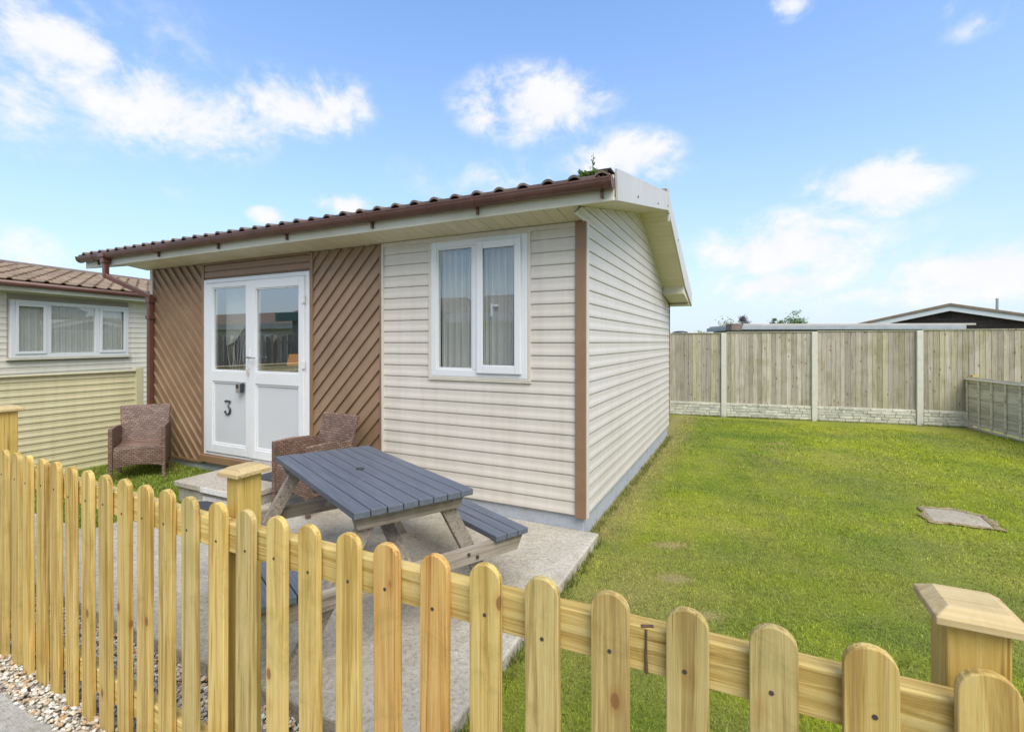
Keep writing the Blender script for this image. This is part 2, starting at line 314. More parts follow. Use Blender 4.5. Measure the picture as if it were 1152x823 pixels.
# ------------------------------------------------------------------ mesh helpers
class MB:
    def __init__(s): s.v = []; s.f = []; s.t = []; s.T = (1, 1, 1)
    def add(s, vs, fs, M=None):
        o = len(s.v)
        s.v += [tuple(M @ Vector(p)) if M is not None else tuple(p) for p in vs]
        s.f += [tuple(i+o for i in f) for f in fs]; s.t += [s.T]*len(fs)
    def box(s, x0, x1, y0, y1, z0, z1, M=None):
        vs = [(x, y, z) for x in (x0, x1) for y in (y0, y1) for z in (z0, z1)]
        s.add(vs, [(0,1,3,2),(4,6,7,5),(0,4,5,1),(2,3,7,6),(0,2,6,4),(1,5,7,3)], M)
    def prism(s, pts, ext, M=None):
        n = len(pts); e = Vector(ext); P = [Vector(p) for p in pts]
        vs = P+[p+e for p in P]
        s.add(vs, [tuple(range(n)), tuple(range(2*n-1, n-1, -1))]+[(i, i+n, (i+1) % n+n, (i+1) % n) for i in range(n)], M)
    def bar(s, p, q, w, h, up=(0, 0, 1), M=None):
        p = Vector(p); q = Vector(q); d = (q-p).normalized(); u = Vector(up); sd = d.cross(u).normalized(); u = sd.cross(d).normalized()
        P = [p+sd*a*w/2+u*b*h/2 for a, b in ((-1,-1),(1,-1),(1,1),(-1,1))]
        s.prism(P, q-p, M)
    def tube(s, pts, r, n=10, M=None, cap=True):
        P = [Vector(p) for p in pts]; R = r if isinstance(r, (list, tuple)) else [r]*len(P)
        vs = []; prev = None
        for i, p in enumerate(P):
            d = (P[min(i+1, len(P)-1)]-P[max(i-1, 0)]).normalized()
            a = prev if prev is not None else (Vector((0, 0, 1)) if abs(d.z) < .9 else Vector((1, 0, 0)))
            sd = d.cross(a); sd = sd.normalized() if sd.length > 1e-6 else d.orthogonal().normalized()
            u = sd.cross(d).normalized(); prev = u
            vs += [p+sd*math.cos(2*PI*k/n)*R[i]+u*math.sin(2*PI*k/n)*R[i] for k in range(n)]
        fs = [(i*n+k, i*n+(k+1) % n, (i+1)*n+(k+1) % n, (i+1)*n+k) for i in range(len(P)-1) for k in range(n)]
        if cap: fs += [tuple(range(n-1, -1, -1)), tuple((len(P)-1)*n+k for k in range(n))]
        s.add(vs, fs, M)
    def lathe(s, prof, n=20, M=None):
        vs = [(r*math.cos(2*PI*k/n), r*math.sin(2*PI*k/n), z) for r, z in prof for k in range(n)]
        fs = [(i*n+k, i*n+(k+1) % n, (i+1)*n+(k+1) % n, (i+1)*n+k) for i in range(len(prof)-1) for k in range(n)]
        fs += [tuple(range(n-1, -1, -1)), tuple((len(prof)-1)*n+k for k in range(n))]
        s.add(vs, fs, M)
    def build(s, name, mat, parent=None, bevel=0, smooth=False, seg=2):
        me = bpy.data.meshes.new(name); me.from_pydata(s.v, [], s.f)
        bm = bmesh.new(); bm.from_mesh(me); bmesh.ops.recalc_face_normals(bm, faces=bm.faces); bm.to_mesh(me); bm.free()
        me.materials.append(mat)
        at = me.color_attributes.new('tint', 'FLOAT_COLOR', 'CORNER')
        dat = []
        for p in me.polygons: dat += [*s.t[p.index], 1.0]*p.loop_total
        at.data.foreach_set('color', dat)
        if smooth: me.polygons.foreach_set('use_smooth', [True]*len(me.polygons))
        o = bpy.data.objects.new(name, me); C.objects.link(o)
        if parent is not None: o.parent = parent
        if bevel:
            b = o.modifiers.new('bevel', 'BEVEL'); b.width = bevel; b.segments = seg; b.limit_method = 'ANGLE'; b.angle_limit = math.radians(40)
        return o
def tag(o, label=None, cat=None, group=None, kind=None):
    for k, v in (('label', label), ('category', cat), ('group', group), ('kind', kind)):
        if v: o[k] = v
    return o
def empty(name, loc, rz, label, cat, group=None):
    o = bpy.data.objects.new(name, None); C.objects.link(o); o.location = loc; o.rotation_euler = (0, 0, rz)
    o.empty_display_size = .2; return tag(o, label, cat, group)
def copy_tree(o, parent=None):
    c = o.copy(); C.objects.link(c); c.parent = parent
    for ch in list(o.children): copy_tree(ch, c)
    return c
TH = math.radians(25.786); CS, SN = math.cos(TH), math.sin(TH); OX, OY = .593, 3.940
RZ = -TH
def L2W(x, y, z=0): return Vector((OX+CS*x+SN*y, OY-SN*x+CS*y, z))
def W2L(X, Y): dx, dy = X-OX, Y-OY; return dx*CS-dy*SN, dx*SN+dy*CS
HOME = Matrix.Translation((OX, OY, 0)) @ Matrix.Rotation(RZ, 4, 'Z')
def setting(mb, name, mat, **k):
    o = mb.build(name, mat, **k); o.matrix_world = HOME; return tag(o, kind='structure')

# ------------------------------------------------------------------ setting: ground
G = -.07
m = MB(); m.box(-700, 700, -700, 900, -1.2, -.135); g = m.build('ground', M_EARTH); tag(g, kind='structure')
def nz2d(x, y, s, seed):
    r = np.random.default_rng(seed); o = np.zeros_like(x)
    for k in range(14):
        a = r.uniform(0, 2*PI); fr_ = s*r.uniform(.5, 2.2); o += np.sin((x*math.cos(a)+y*math.sin(a))*fr_+r.uniform(0, 6.28))*r.uniform(.5, 1)
    return o/4.6
def grass_height(x, y): return .010*nz2d(x, y, 2.2, 3)
SPOTS = [(1.26, 3.83, .16, .07), (1.10, 3.30, .14, .09), (.55, 2.60, .12, .10), (1.15, 2.85, .12, .06), (4.24, 7.68, .20, .05)]
def grass_col(X, Y):
    """colour of the turf itself: green to straw, from wear"""
    lx, ly = (X-OX)*CS-(Y-OY)*SN, (X-OX)*SN+(Y-OY)*CS
    w = nz2d(X, Y, 1.6, 11)*.5+nz2d(X, Y, 5.0, 12)*.38+nz2d(X, Y, 13., 15)*.28
    dry = np.clip(.14+.30*w, 0, 1)
    dry = np.maximum(dry, np.clip(.95-lx/.55, 0, .75)*(ly > 0)*(lx > -.2)+.15*w)
    dry = np.maximum(dry, np.clip(.62-np.hypot(lx-.5, (ly+.7)*.7)/1.6, 0, 1)+.25*w)
    for a, b, rx, ry in SPOTS: dry = np.maximum(dry, np.clip(1.5-np.hypot((X-a)/rx, (Y-b)/ry), 0, 1))
    dry = np.clip(dry, 0, 1)[:, None]; g2 = np.clip(.42+.10*(lx-1.5)+.42*nz2d(X, Y, 2.4, 13)+.25*nz2d(X, Y, 9, 14), 0, 1)[:, None]
    gA = np.array([.28, .385, .05]); gB = np.array([.52, .585, .045]); dr = np.array([.55, .48, .17])
    return (gA*(1-g2)+gB*g2)*(1-dry)+dr*dry
def lawn_grid(name, x0, x1, y0, y1, step):
    nx, ny = int((x1-x0)/step)+1, int((y1-y0)/step)+1
    xs, ys = np.meshgrid(np.linspace(x0, x1, nx), np.linspace(y0, y1, ny), indexing='ij'); xs, ys = xs.ravel(), ys.ravel()
    X = OX+CS*xs+SN*ys; Y = OY-SN*xs+CS*ys; z = G+grass_height(X, Y)
    me = bpy.data.meshes.new(name)
    fs = [(i*ny+j, (i+1)*ny+j, (i+1)*ny+j+1, i*ny+j+1) for i in range(nx-1) for j in range(ny-1)]
    me.from_pydata(np.stack([X, Y, z], 1).tolist(), [], fs); me.materials.append(M_LAWN)
    at = me.color_attributes.new('tint', 'FLOAT_COLOR', 'POINT')
    col = np.ones((len(X), 4)); col[:, :3] = grass_col(X, Y)*np.array([.70, .66, .75]); at.data.foreach_set('color', col.ravel())
    me.polygons.foreach_set('use_smooth', [True]*len(me.polygons))
    o = bpy.data.objects.new(name, me); C.objects.link(o); return tag(o, kind='structure')
lawn_grid('lawn', -.015, 14.5, -2.775, 8.5, .06)
lawn_grid('rear_lawn', -4.0, -.016, 4.86, 8.5, .12)
lawn_grid('side_lawn', -7.6, -3.68, -1.75, .02, .08)
m = MB(); m.box(-12.5, -3.702, -2.35, -1.75, -.10, -.006); m.box(-3.70, .118, -2.35, .012, -.10, 0)
setting(m, 'patio', M_SLAB, bevel=.012)
m = MB(); m.box(-14, 14, -2.79, -2.35, -.134, -.112); setting(m, 'gravel_bed', M_GRAVELBASE)
m = MB(); m.box(-20, 16, -4.9, -2.80, -.134, -.095); setting(m, 'path', M_PATH, bevel=.01)

# grass blades
def blades(name, n_list, region):
    V = []; Cc = []
    for (dmin, dmax, dens, hmin, hmax, wid) in n_list:
        # sample in local frame over bounding area
        x0, x1, y0, y1 = region; A = (x1-x0)*(y1-y0); n = int(A*dens)
        lx = rng.uniform(x0, x1, n); ly = rng.uniform(y0, y1, n)
        X = OX+CS*lx+SN*ly; Y = OY-SN*lx+CS*ly; d = np.hypot(X, Y)
        ok = (d >= dmin) & (d < dmax) & (Y > .25) & (np.abs(X) < Y*1.18+1.6)
        # keep off buildings, cover and back fence
        ok &= ~((np.abs(X-4.05) < .0) & (np.abs(Y-4.42) < .0))
        ok &= ~COVER_MASK(X, Y)
        ok &= (1.0*(Y-10.55)+.325*(X-4.6)) < -.02
        ok &= ~((lx < .02) & (ly > -.03) & (lx > -6.2)); ok &= ~((lx < .122) & (ly < .014) & (lx > -3.7))
        X, Y, lx, ly = X[ok], Y[ok], lx[ok], ly[ok]; n = len(X)
        col = grass_col(X, Y); bare = np.zeros(n, bool)
        for a, b, rx, ry in SPOTS: bare |= (np.hypot((X-a)/rx, (Y-b)/ry) < .75) & (rng.random(n) < .85)
        bare |= rng.random(n) < np.clip(-.35-nz2d(X, Y, 9, 21)*.6, 0, .6)
        X, Y, col = X[~bare], Y[~bare], col[~bare]; n = len(X)
        h = rng.uniform(hmin, hmax, n)*(1+.3*nz2d(X, Y, 6, 22)); a = rng.uniform(0, 2*PI, n); w = wid*rng.uniform(.6, 1.3, n)
        la = rng.uniform(0, 2*PI, n); ll = rng.uniform(.15, 1.0, n)*h
        z = G+grass_height(X, Y)-.004
        dx, dy = np.cos(a)*w/2, np.sin(a)*w/2
        p0 = np.stack([X-dx, Y-dy, z], 1); p1 = np.stack([X+dx, Y+dy, z], 1)
        mx, my = X+np.cos(la)*ll*.4, Y+np.sin(la)*ll*.4
        p2 = np.stack([mx+dx*.7, my+dy*.7, z+h*.6], 1); p3 = np.stack([mx-dx*.7, my-dy*.7, z+h*.6], 1)
        p4 = np.stack([X+np.cos(la)*ll, Y+np.sin(la)*ll, z+h*np.sqrt(np.clip(1-(ll/h)**2*.6, .2, 1))], 1)
        V.append(np.stack([p0, p1, p2, p3, p4], 1).reshape(-1, 3))
        col = col*(np.clip(rng.normal(1, .28, n), .45, 1.7)*(1+.20*nz2d(X, Y, 38, 31)+.16*nz2d(X, Y, 90, 32)))[:, None]; 
        straw = rng.random(n) < .07; col[straw] = np.array([.42, .36, .16])*rng.uniform(.7, 1.2, straw.sum())[:, None]
        Cc.append(np.repeat(np.concatenate([col, np.ones((n, 1))], 1), 5, 0))
    V = np.concatenate(V); Cc = np.concatenate(Cc); n = len(V)//5
    me = bpy.data.meshes.new(name); me.vertices.add(len(V)); me.vertices.foreach_set('co', V.ravel().astype(np.float32))
    base = np.arange(n)[:, None]*5
    idx = (base+np.array([[0, 1, 2, 3, 3, 2, 4]])).ravel()
    me.loops.add(len(idx)); me.loops.foreach_set('vertex_index', idx.astype(np.int32))
    ls = (np.arange(n)[:, None]*7+np.array([[0, 4]])).ravel(); lt = np.tile([4, 3], n)
    me.polygons.add(2*n); me.polygons.foreach_set('loop_start', ls.astype(np.int32)); me.polygons.foreach_set('loop_total', lt.astype(np.int32))
    me.update(calc_edges=True); me.validate()
    at = me.color_attributes.new('tint', 'FLOAT_COLOR', 'POINT'); at.data.foreach_set('color', Cc.ravel().astype(np.float32))
    me.materials.append(M_GRASS); o = bpy.data.objects.new(name, me); C.objects.link(o)
    return tag(o, kind='stuff'), n
COVER = [(3.97, 4.70), (3.79, 4.33), (4.16, 4.14), (4.34, 4.50), (4.22, 4.66)]
def COVER_MASK(X, Y):
    inside = np.ones_like(X, bool); n = len(COVER)
    for i in range(n):
        (ax, ay), (bx, by) = COVER[i], COVER[(i+1) % n]
        inside &= ((bx-ax)*(Y-ay)-(by-ay)*(X-ax)) > -.004
    return inside
g, _n1 = blades('grass', [(0, 2.6, 21000, .010, .028, .0028), (2.6, 4.5, 12000, .010, .027, .004), (4.5, 7.5, 5200, .010, .027, .0065), (7.5, 13, 2200, .012, .03, .011)], (.0, 10.5, -2.74, 7.2))
tag(g, 'short mown green grass with dry straw patches covering the garden', 'grass')
g, _n2 = blades('grass', [(0, 20, 5000, .02, .055, .008)], (-6.3, -3.72, -1.74, 0))
tag(g, 'small patch of grass between cream boundary fence and doorstep', 'grass')
# long tufts along slab edge and fence feet
def tufts(name, pts, label):
    V = []; F = []; m = MB()
    for (X, Y, k, hh) in pts:
        for i in range(k):
            a = random.uniform(0, 2*PI); h = hh*random.uniform(.5, 1.2); x = X+random.gauss(0, .02); y = Y+random.gauss(0, .02)
            l = h*random.uniform(.2, .9); la = random.uniform(0, 2*PI); w = .004
            c_ = random.uniform(.7, 1.3); m.T = (.16*c_, .22*c_, .035*c_) if random.random() < .7 else (.38*c_, .31*c_, .14*c_)
            dx, dy = math.cos(a)*w, math.sin(a)*w
            m.add([(x-dx, y-dy, G-.01), (x+dx, y+dy, G-.01), (x+math.cos(la)*l, y+math.sin(la)*l, G+h)], [(0, 1, 2)])
    o = m.build(name, M_GRASS); return tag(o, label, 'grass', kind='stuff')
pts = []
for i in range(90):
    p = L2W(.135, random.uniform(-2.3, .0)); pts.append((p.x, p.y, 9, .06))
for i in range(260):
    p = L2W(.03+abs(random.gauss(0, .02)), random.uniform(.05, 4.8)); pts.append((p.x, p.y, 5, .05))
for i in range(170):
    t_ = random.uniform(-2.0, 5.2); pts.append((4.6+.951*t_-.02, 10.45-.309*t_-.09, 5, .07))
tufts('grass_tufts', pts, 'longer grass tufts along the patio edge, the chalet base and the fence foot')

# gravel pebbles
def pebbles():
    bm = bmesh.new(); bmesh.ops.create_icosphere(bm, subdivisions=1, radius=1); bv = np.array([v.co for v in bm.verts]); bf = np.array([[v.index for v in f.verts] for f in bm.faces]); bm.free()
    n = 23000; lx = rng.uniform(-6.5, .35, n); ly = rng.uniform(-2.82, -2.34, n)
    keep = ~((lx > .0) & (rng.random(n) < (lx)*3)); lx, ly = lx[keep], ly[keep]; n = len(lx)
    X = OX+CS*lx+SN*ly; Y = OY-SN*lx+CS*ly; s = rng.uniform(.005, .0125, n)
    sc = np.stack([s*rng.uniform(.8, 1.4, n), s*rng.uniform(.7, 1.1, n), s*rng.uniform(.4, .8, n)], 1)
    P = bv[None]*(1+rng.uniform(-.22, .22, (n, len(bv), 1)))*sc[:, None, :]
    a = rng.uniform(0, 2*PI, n); ca, sa = np.cos(a)[:, None], np.sin(a)[:, None]
    t_ = rng.uniform(-.6, .6, n)[:, None]
    x, y, z = P[..., 0], P[..., 1], P[..., 2]; y, z = y*np.cos(t_)-z*np.sin(t_), y*np.sin(t_)+z*np.cos(t_)
    Q = np.stack([x*ca-y*sa+X[:, None], x*sa+y*ca+Y[:, None], z+(-.098+rng.uniform(0, .026, n))[:, None]], -1).reshape(-1, 3)
    F = (bf[None]+(np.arange(n)*len(bv))[:, None, None]).reshape(-1, 3)
    pal = np.array([[.74, .65, .50], [.80, .74, .62], [.64, .52, .37], [.68, .42, .22], [.52, .47, .40], [.84, .80, .72], [.36, .31, .26], [.76, .58, .37]])
    col = pal[rng.choice(8, n, p=[.2, .2, .15, .09, .1, .14, .05, .07])]*rng.uniform(.6, 1.0, (n, 1))
    me = bpy.data.meshes.new('gravel'); me.from_pydata(Q.tolist(), [], F.tolist()); me.materials.append(M_PEB)
    at = me.color_attributes.new('tint', 'FLOAT_COLOR', 'POINT'); at.data.foreach_set('color', np.repeat(np.concatenate([col, np.ones((n, 1))], 1), len(bv), 0).ravel())
    o = bpy.data.objects.new('gravel', me); C.objects.link(o); tag(o, 'cream and tan stone gravel strip along the foot of the picket fence', 'gravel', kind='stuff')
pebbles()

# drain cover let into the lawn
root = empty('drain_cover', (4.05, 4.42, G+.006), 0, 'flat concrete cover with a ragged soil rim sunk in the lawn', 'drain cover')
def ring(cx, cy, pts, off): return [(x-cx, y-cy) for x, y in pts]
cp = [(x-4.05, y-4.42) for x, y in [(4.00, 4.68), (3.80, 4.34), (4.17, 4.15), (4.33, 4.44), (4.24, 4.60)]]
m = MB(); m.prism([(x, y, -.03) for x, y in cp], (0, 0, .033)); m.build('cover_slab', M_DRAIN, root, bevel=.006)
m = MB(); n = 70; inner = []; outer = []
def on_poly(t_, P):
    k = t_*len(P); i = int(k) % len(P); f = k-int(k); a, b = P[i], P[(i+1) % len(P)]; return a[0]*(1-f)+b[0]*f, a[1]*(1-f)+b[1]*f
for i in range(n):
    x, y = on_poly(i/n, cp); l = math.hypot(x, y); q = .045+.012*math.sin(i*.9)+.018*random.random()
    q *= 1.3 if (x > .12 or x < -.16) else .8
    outer.append((x*(1+q/l), y*(1+q/l), .000+.006*random.random())); inner.append((x*1.01, y*1.01, .004))
mid = [((a[0]*.55+b[0]*.45), (a[1]*.55+b[1]*.45), .009+.007*random.random()) for a, b in zip(inner, outer)]
m.add(inner+mid+outer, [(i, (i+1) % n, n+(i+1) % n, n+i) for i in range(n)]+[(n+i, n+(i+1) % n, 2*n+(i+1) % n, 2*n+i) for i in range(n)])
m.build('soil_rim', M_SOIL, root)

# ------------------------------------------------------------------ chalet
def lap(mb, a0, a1, z0, z1, p, fn, a0t=None, a1t=None, out0=0.0):
    """one lapped board between a0 and a1; fn maps (along, out, z) to the local frame"""
    a0t = a0 if a0t is None else a0t; a1t = a1 if a1t is None else a1t
    prof = [(.002, 0), (.0150, .001), (.0168, .005), (.0172, p*.14), (.0160, p*.30), (.0125, p*.46), (.0112, p*.60), (.0118, p*.80), (.0115, p-.007), (.004, p-.007), (.004, p)]
    vs = []; zt = z1-z0
    pr = [(o, min(z, zt)) for o, z in prof]
    for (A0, A1) in ((a0, a0t), (a1, a1t)):
        for o, z in pr: vs.append(fn(A0+(A1-A0)*z/p, o+out0, z0+z))
    n = len(pr); mb.add(vs, [(i, i+1, n+i+1, n+i) for i in range(n-1)]+[tuple(range(n)), tuple(range(2*n-1, n-1, -1))])
fF = lambda a, o, z: (a, -o, z)
fG = lambda a, o, z: (o, a, z)
PITCH = .1094
def roof_plane(mb, x0, x1, y0, z0, y1, z1, roll=.206, course=.30, tints=None, seed=1):
    """interlocking concrete tiles with a round roll, laid in courses from eave (y0,z0) to ridge (y1,z1)"""
    r = random.Random(seed); L = math.hypot(y1-y0, z1-z0); nc = max(1, round(L/course)); dy, dz = (y1-y0)/L, (z1-z0)/L
    ny_, nz_ = -dz, dy
    if nz_ < 0: ny_, nz_ = -ny_, -nz_
    nt = int((x1-x0)/roll)+1
    for c_ in range(nc):
        s0 = c_*L/nc-.012; s1 = (c_+1)*L/nc+.02
        for k in range(nt):
            xa = x0+k*roll; 
            if xa >= x1-.02: break
            xs = [0, .10, .115, .13, .150, .170, .185, .20, roll]; hs = [0, 0, .014, .023, .027, .023, .014, 0, 0]
            g_ = r.uniform(.80, 1.12); mb.T = (g_, g_*r.uniform(.95, 1.02), g_*r.uniform(.92, 1.02))
            off0 = .030+r.uniform(-.002, .003); vs = []
            for (s, off) in ((s0, off0), (s1, .004)):
                for xx, hh in zip(xs, hs):
                    q = hh+off; vs.append((min(xa+xx, x1), y0+dy*s+ny_*q, z0+dz*s+nz_*q))
            n = len(xs); vs += [(v[0], v[1]-ny_*.018, v[2]-nz_*.018) for v in vs[:n]]
            mb.add(vs, [(i, i+1, n+i+1, n+i) for i in range(n-1)]+[(i+1, i, 2*n+i, 2*n+i+1) for i in range(n-1)]+[(0, n, 2*n), (n-1, 3*n-1, 2*n-1)])
    mb.T = (1, 1, 1)

ch = empty('chalet', L2W(0, 0), RZ, 'cream clad holiday chalet with brown diagonal boarded panels and door number 3', 'chalet')
W, DP = 6.147, 4.833
# masonry base, core walls, floor, ceiling
m = MB(); m.box(-W+.01, -.012, .012, DP-.02, -.13, .118); m.build('foundation', M_PLINTH, ch, bevel=.006)
m = MB()
for (x0, x1, z0, z1) in ((-W+.002, -4.965, .12, 2.56), (-4.965, -3.107, 2.335, 2.56), (-3.107, -1.50, .12, 2.56), (-1.50, -.50, .12, 1.225), (-1.50, -.50, 2.495, 2.56), (-.50, -.002, .12, 2.56)):
    m.box(x0, x1, .001, .10, z0, z1)
gp = [(.1, .12), (DP-.003, .12), (DP-.003, 2.28), (4.12, 2.40), (2.281, 3.12), (.1, 2.64)]
m.prism([(-.10, y, z) for y, z in gp], (.097, 0, 0)); m.prism([(-W+.002, y, z) for y, z in gp], (.097, 0, 0))
m.box(-W+.1, -.10, DP-.1, DP-.003, .12, 2.28)
m.build('wall', M_PLAS, ch)
m = MB(); m.box(-W+.1, -.1, .1, DP-.1, .119, .135); m.build('interior_floor', M_FLOORI, ch)
m = MB(); m.box(-W+.1, -.1, .1, DP-.1, 2.50, 2.52); m.build('interior_ceiling', M_PLAS, ch)
m = MB(); m.box(-2.25, -2.17, .1, DP-.1, .135, 2.5); m.build('partition', M_PLAS, ch)
# front siding, right of the doors
m = MB(); z = .122; X0, X1 = -2.085, -.062
while z < 2.53:
    zt = min(z+PITCH, 2.53)
    segs = [(X0, X1)]
    if zt > 1.191: segs = [(X0, -1.528), (-.472, X1)]
    if z < 1.191 < zt: lap(m, -1.528, -.472, z, 1.191, PITCH, fF)
    for a, b in segs: lap(m, a, b, z, zt, PITCH, fF)
    z += PITCH
m.build('siding', M_SID, ch, bevel=0)
# gable siding
m = MB(); z = .122
def y_rng(z):
    lo = 0.0 if z < 2.52 else -.30
    if z > 2.585: lo = max(lo, -.325+(z-2.585)/.2157)
    hi = DP if z < 2.19 else (DP-(z-2.19)/.11*.73 if z < 2.30 else 4.12)
    if z > 2.40: hi = 2.281+(3.15-z)/.4025
    return lo, hi
while z < 3.13:
    a = y_rng(z+.003); b = y_rng(z+PITCH-.003)
    if b[1]-b[0] < .05: b = ((a[0]+a[1])/2, (a[0]+a[1])/2+.01)
    lo_t = b[0]
    if z < 2.52 < z+PITCH: lo_t = a[0]
    lap(m, a[0]+(.028 if a[0] == 0 else 0), a[1], z, min(z+PITCH, 3.15), PITCH, fG, lo_t+(.028 if lo_t == 0 else 0), b[1], out0=.001)
    z += PITCH
m.build('gable_siding', M_SIDG, ch)
m = MB(); m.prism([(-.004, -.322, 2.58), (-.004, 0, 2.54), (-.004, 0, 2.64), (-.004, -.322, 2.60)], (.003, 0, 0)); m.build('eaves_box_end', M_SIDG, ch)
# trims
m = MB(); m.box(-.068, .020, -.034, .0, .108, 2.536); m.build('corner_board', M_BROWNP, ch, bevel=.003)
m = MB(); m.box(.021, .034, -.02, .027, .11, 2.527); m.build('corner_trim', M_SIDG, ch, bevel=.002)
m = MB(); m.box(-.05, .027, DP-.002, DP+.03, .108, 2.22); m.build('rear_corner_board', M_BROWNP, ch, bevel=.003)
m = MB(); m.box(-W-.012, -W+.05, -.032, .0, .02, 2.545); m.box(-W-.03, -W, .002, .5, .02, 2.545); m.build('end_trim', M_FASC, ch, bevel=.003)
m = MB(); m.box(-2.086, -.068, -.030, -.002, 2.497, 2.536); m.build('frieze_trim', M_SID, ch, bevel=.002)
# diagonal boards
def clip_poly(P, x0, x1, z0, z1):
    def cl(P, f, inter):
        o = []
        for i in range(len(P)):
            a, b = P[i], P[(i+1) % len(P)]
            if f(a): o.append(a)
            if f(a) != f(b): o.append(inter(a, b))
        return o
    ix = lambda c_: (lambda a, b: (c_, a[1]+(b[1]-a[1])*(c_-a[0])/(b[0]-a[0])))
    iz = lambda c_: (lambda a, b: (a[0]+(b[0]-a[0])*(c_-a[1])/(b[1]-a[1]), c_))
    for f, it in ((lambda p: p[0] > x0, ix(x0)), (lambda p: p[0] < x1, ix(x1)), (lambda p: p[1] > z0, iz(z0)), (lambda p: p[1] < z1, iz(z1))):
        if P: P = cl(P, f, it)
    return P
def diag_panel(x0, x1, z0, z1, sgn, pitch=.114):
    """slanting boards, each one proud along its lower edge and sunk along the upper"""
    mb = MB(); mb.box(x0, x1, -.008, -.001, z0, z1)
    d = (math.cos(math.radians(45.5)), sgn*math.sin(math.radians(45.5))); n_ = (-d[1], d[0])
    if n_[1] < 0: n_ = (-n_[0], -n_[1])
    cx_, cz_ = (x0+x1)/2, (z0+z1)/2; r = random.Random(4)
    for k in range(-16, 17):
        P = [(cx_+d[0]*a+n_[0]*(k+o)*pitch, cz_+d[1]*a+n_[1]*(k+o)*pitch) for a, o in ((-3, 0), (3, 0), (3, .90), (-3, .90))]
        P = clip_poly(P, x0, x1, z0, z1)
        if len(P) < 3: continue
        g_ = r.uniform(.93, 1.06); mb.T = (g_, g_, g_)
        tt = [max(0, min(1, (((a-cx_)*n_[0]+(b-cz_)*n_[1])/pitch-k)/.9)) for a, b in P]
        dep = [.031-.019*q if sgn > 0 else .011+.026*q for q in tt]; n = len(P)
        mb.add([(a, -.008, b) for a, b in P]+[(a, -q, b) for (a, b), q in zip(P, dep)], [tuple(range(n)), tuple(range(2*n-1, n-1, -1))]+[(i, i+n, (i+1) % n+n, (i+1) % n) for i in range(n)])
    return mb.build('diagonal_boarding', M_BROWN, ch, bevel=.002)
diag_panel(-W+.05, -5.015, .05, 2.53, -1)
diag_panel(-3.06, -2.125, .05, 2.53, 1)
for (a, b, z0_, z1_) in ((-W+.05, -W+.075, .05, 2.535), (-5.015, -4.968, .05, 2.535), (-3.104, -3.06, .05, 2.535), (-2.125, -2.098, .05, 2.535), (-W+.05, -4.97, .018, .049), (-3.10, -2.10, .018, .049)):
    m = MB(); m.box(a, b, -.034, -.001, z0_, z1_); m.build('panel_trim', M_BROWNP, ch, bevel=.003)
m = MB(); m.box(-2.098, -2.080, -.036, -.001, .10, 2.535); m.build('joint_trim', M_SID, ch, bevel=.002)
m = MB(); m.box(-4.968, -3.104, -.012, -.001, 2.34, 2.535)
m.box(-4.966, -3.106, -.026, -.011, 2.355, 2.42); m.box(-4.966, -3.106, -.026, -.011, 2.435, 2.505); m.box(-4.966, -3.106, -.034, -.011, 2.515, 2.54)
m.build('door_head_panel', M_BROWNP, ch, bevel=.004)
m = MB(); m.box(-4.99, -3.09, -.075, .01, .052, .140); m.build('door_sill', M_BROWNP, ch, bevel=.006)

SH = lambda x0, x1, y, z0, z1: [(x0, y, z0), (x1, y, z0), (x1, y, z1), (x0, y, z1)]
# window
def frame_rect(mb, x0, x1, z0, z1, w, y0, y1, wb=None, wt_=None):
    wb = w if wb is None else wb; wt_ = w if wt_ is None else wt_
    mb.box(x0, x0+w, y0, y1, z0, z1); mb.box(x1-w, x1, y0, y1, z0, z1)
    mb.box(x0+w, x1-w, y0, y1, z0, z0+wb); mb.box(x0+w, x1-w, y0, y1, z1-wt_, z1)
def curtain(x0, x1, z0, z1, y, parent, mat=M_CURT, folds=40, amp=.018, seed=3, name='curtain', pinch=0):
    r = random.Random(seed); mb = MB(); n = int((x1-x0)*260); zs = [z0+(z1-z0)*k/8 for k in range(9)]
    ph = [r.uniform(0, 6.28) for _ in range(4)]; vs = []
    for z_ in zs:
        for i in range(n+1):
            u = i/n; x = x0+(x1-x0)*u
            wv = math.sin(u*folds*(x1-x0)*2.2+ph[0])+.6*math.sin(u*folds*(x1-x0)*4.7+ph[1]+z_)+.4*math.sin(u*folds*(x1-x0)*9+ph[2]-z_)
            vs.append((x, y+amp*wv, z_))
    fs = [(k*(n+1)+i, k*(n+1)+i+1, (k+1)*(n+1)+i+1, (k+1)*(n+1)+i) for k in range(8) for i in range(n)]
    mb.add(vs, fs); return mb.build(name, mat, parent, smooth=True)
m = MB(); frame_rect(m, -1.50, -.50, 1.23, 2.49, .062, -.030, .05, .066, .062); m.box(-1.045, -.985, -.030, .05, 1.295, 2.43)
win = m.build('window', M_UPVC, ch, bevel=.006)
m = MB(); frame_rect(m, -.992, -.553, 1.268, 2.452, .062, -.052, -.031, .075, .068); m.build('opening_sash', M_UPVC, win, bevel=.006)
m = MB(); frame_rect(m, -1.440, -1.043, 1.294, 2.430, .018, -.022, .0); m.build('glazing_bead', M_UPVC, win, bevel=.004)
m = MB(); frame_rect(m, -1.530, -.470, 1.205, 2.512, .030, -.028, -.002); m.build('window_trim', M_SID, win, bevel=.003)
m = MB(); m.box(-1.532, -.468, -.030, -.002, 1.1915, 1.204); m.build('sill', M_FASC, win, bevel=.006)
m = MB(); m.add(SH(-1.43, -1.047, -.002, 1.30, 2.42), [(0, 1, 2, 3)]); m.build('pane', M_GLASS, win)
m = MB(); m.add(SH(-.932, -.615, -.031, 1.34, 2.385), [(0, 1, 2, 3)]); m.build('pane', M_GLASS, win)
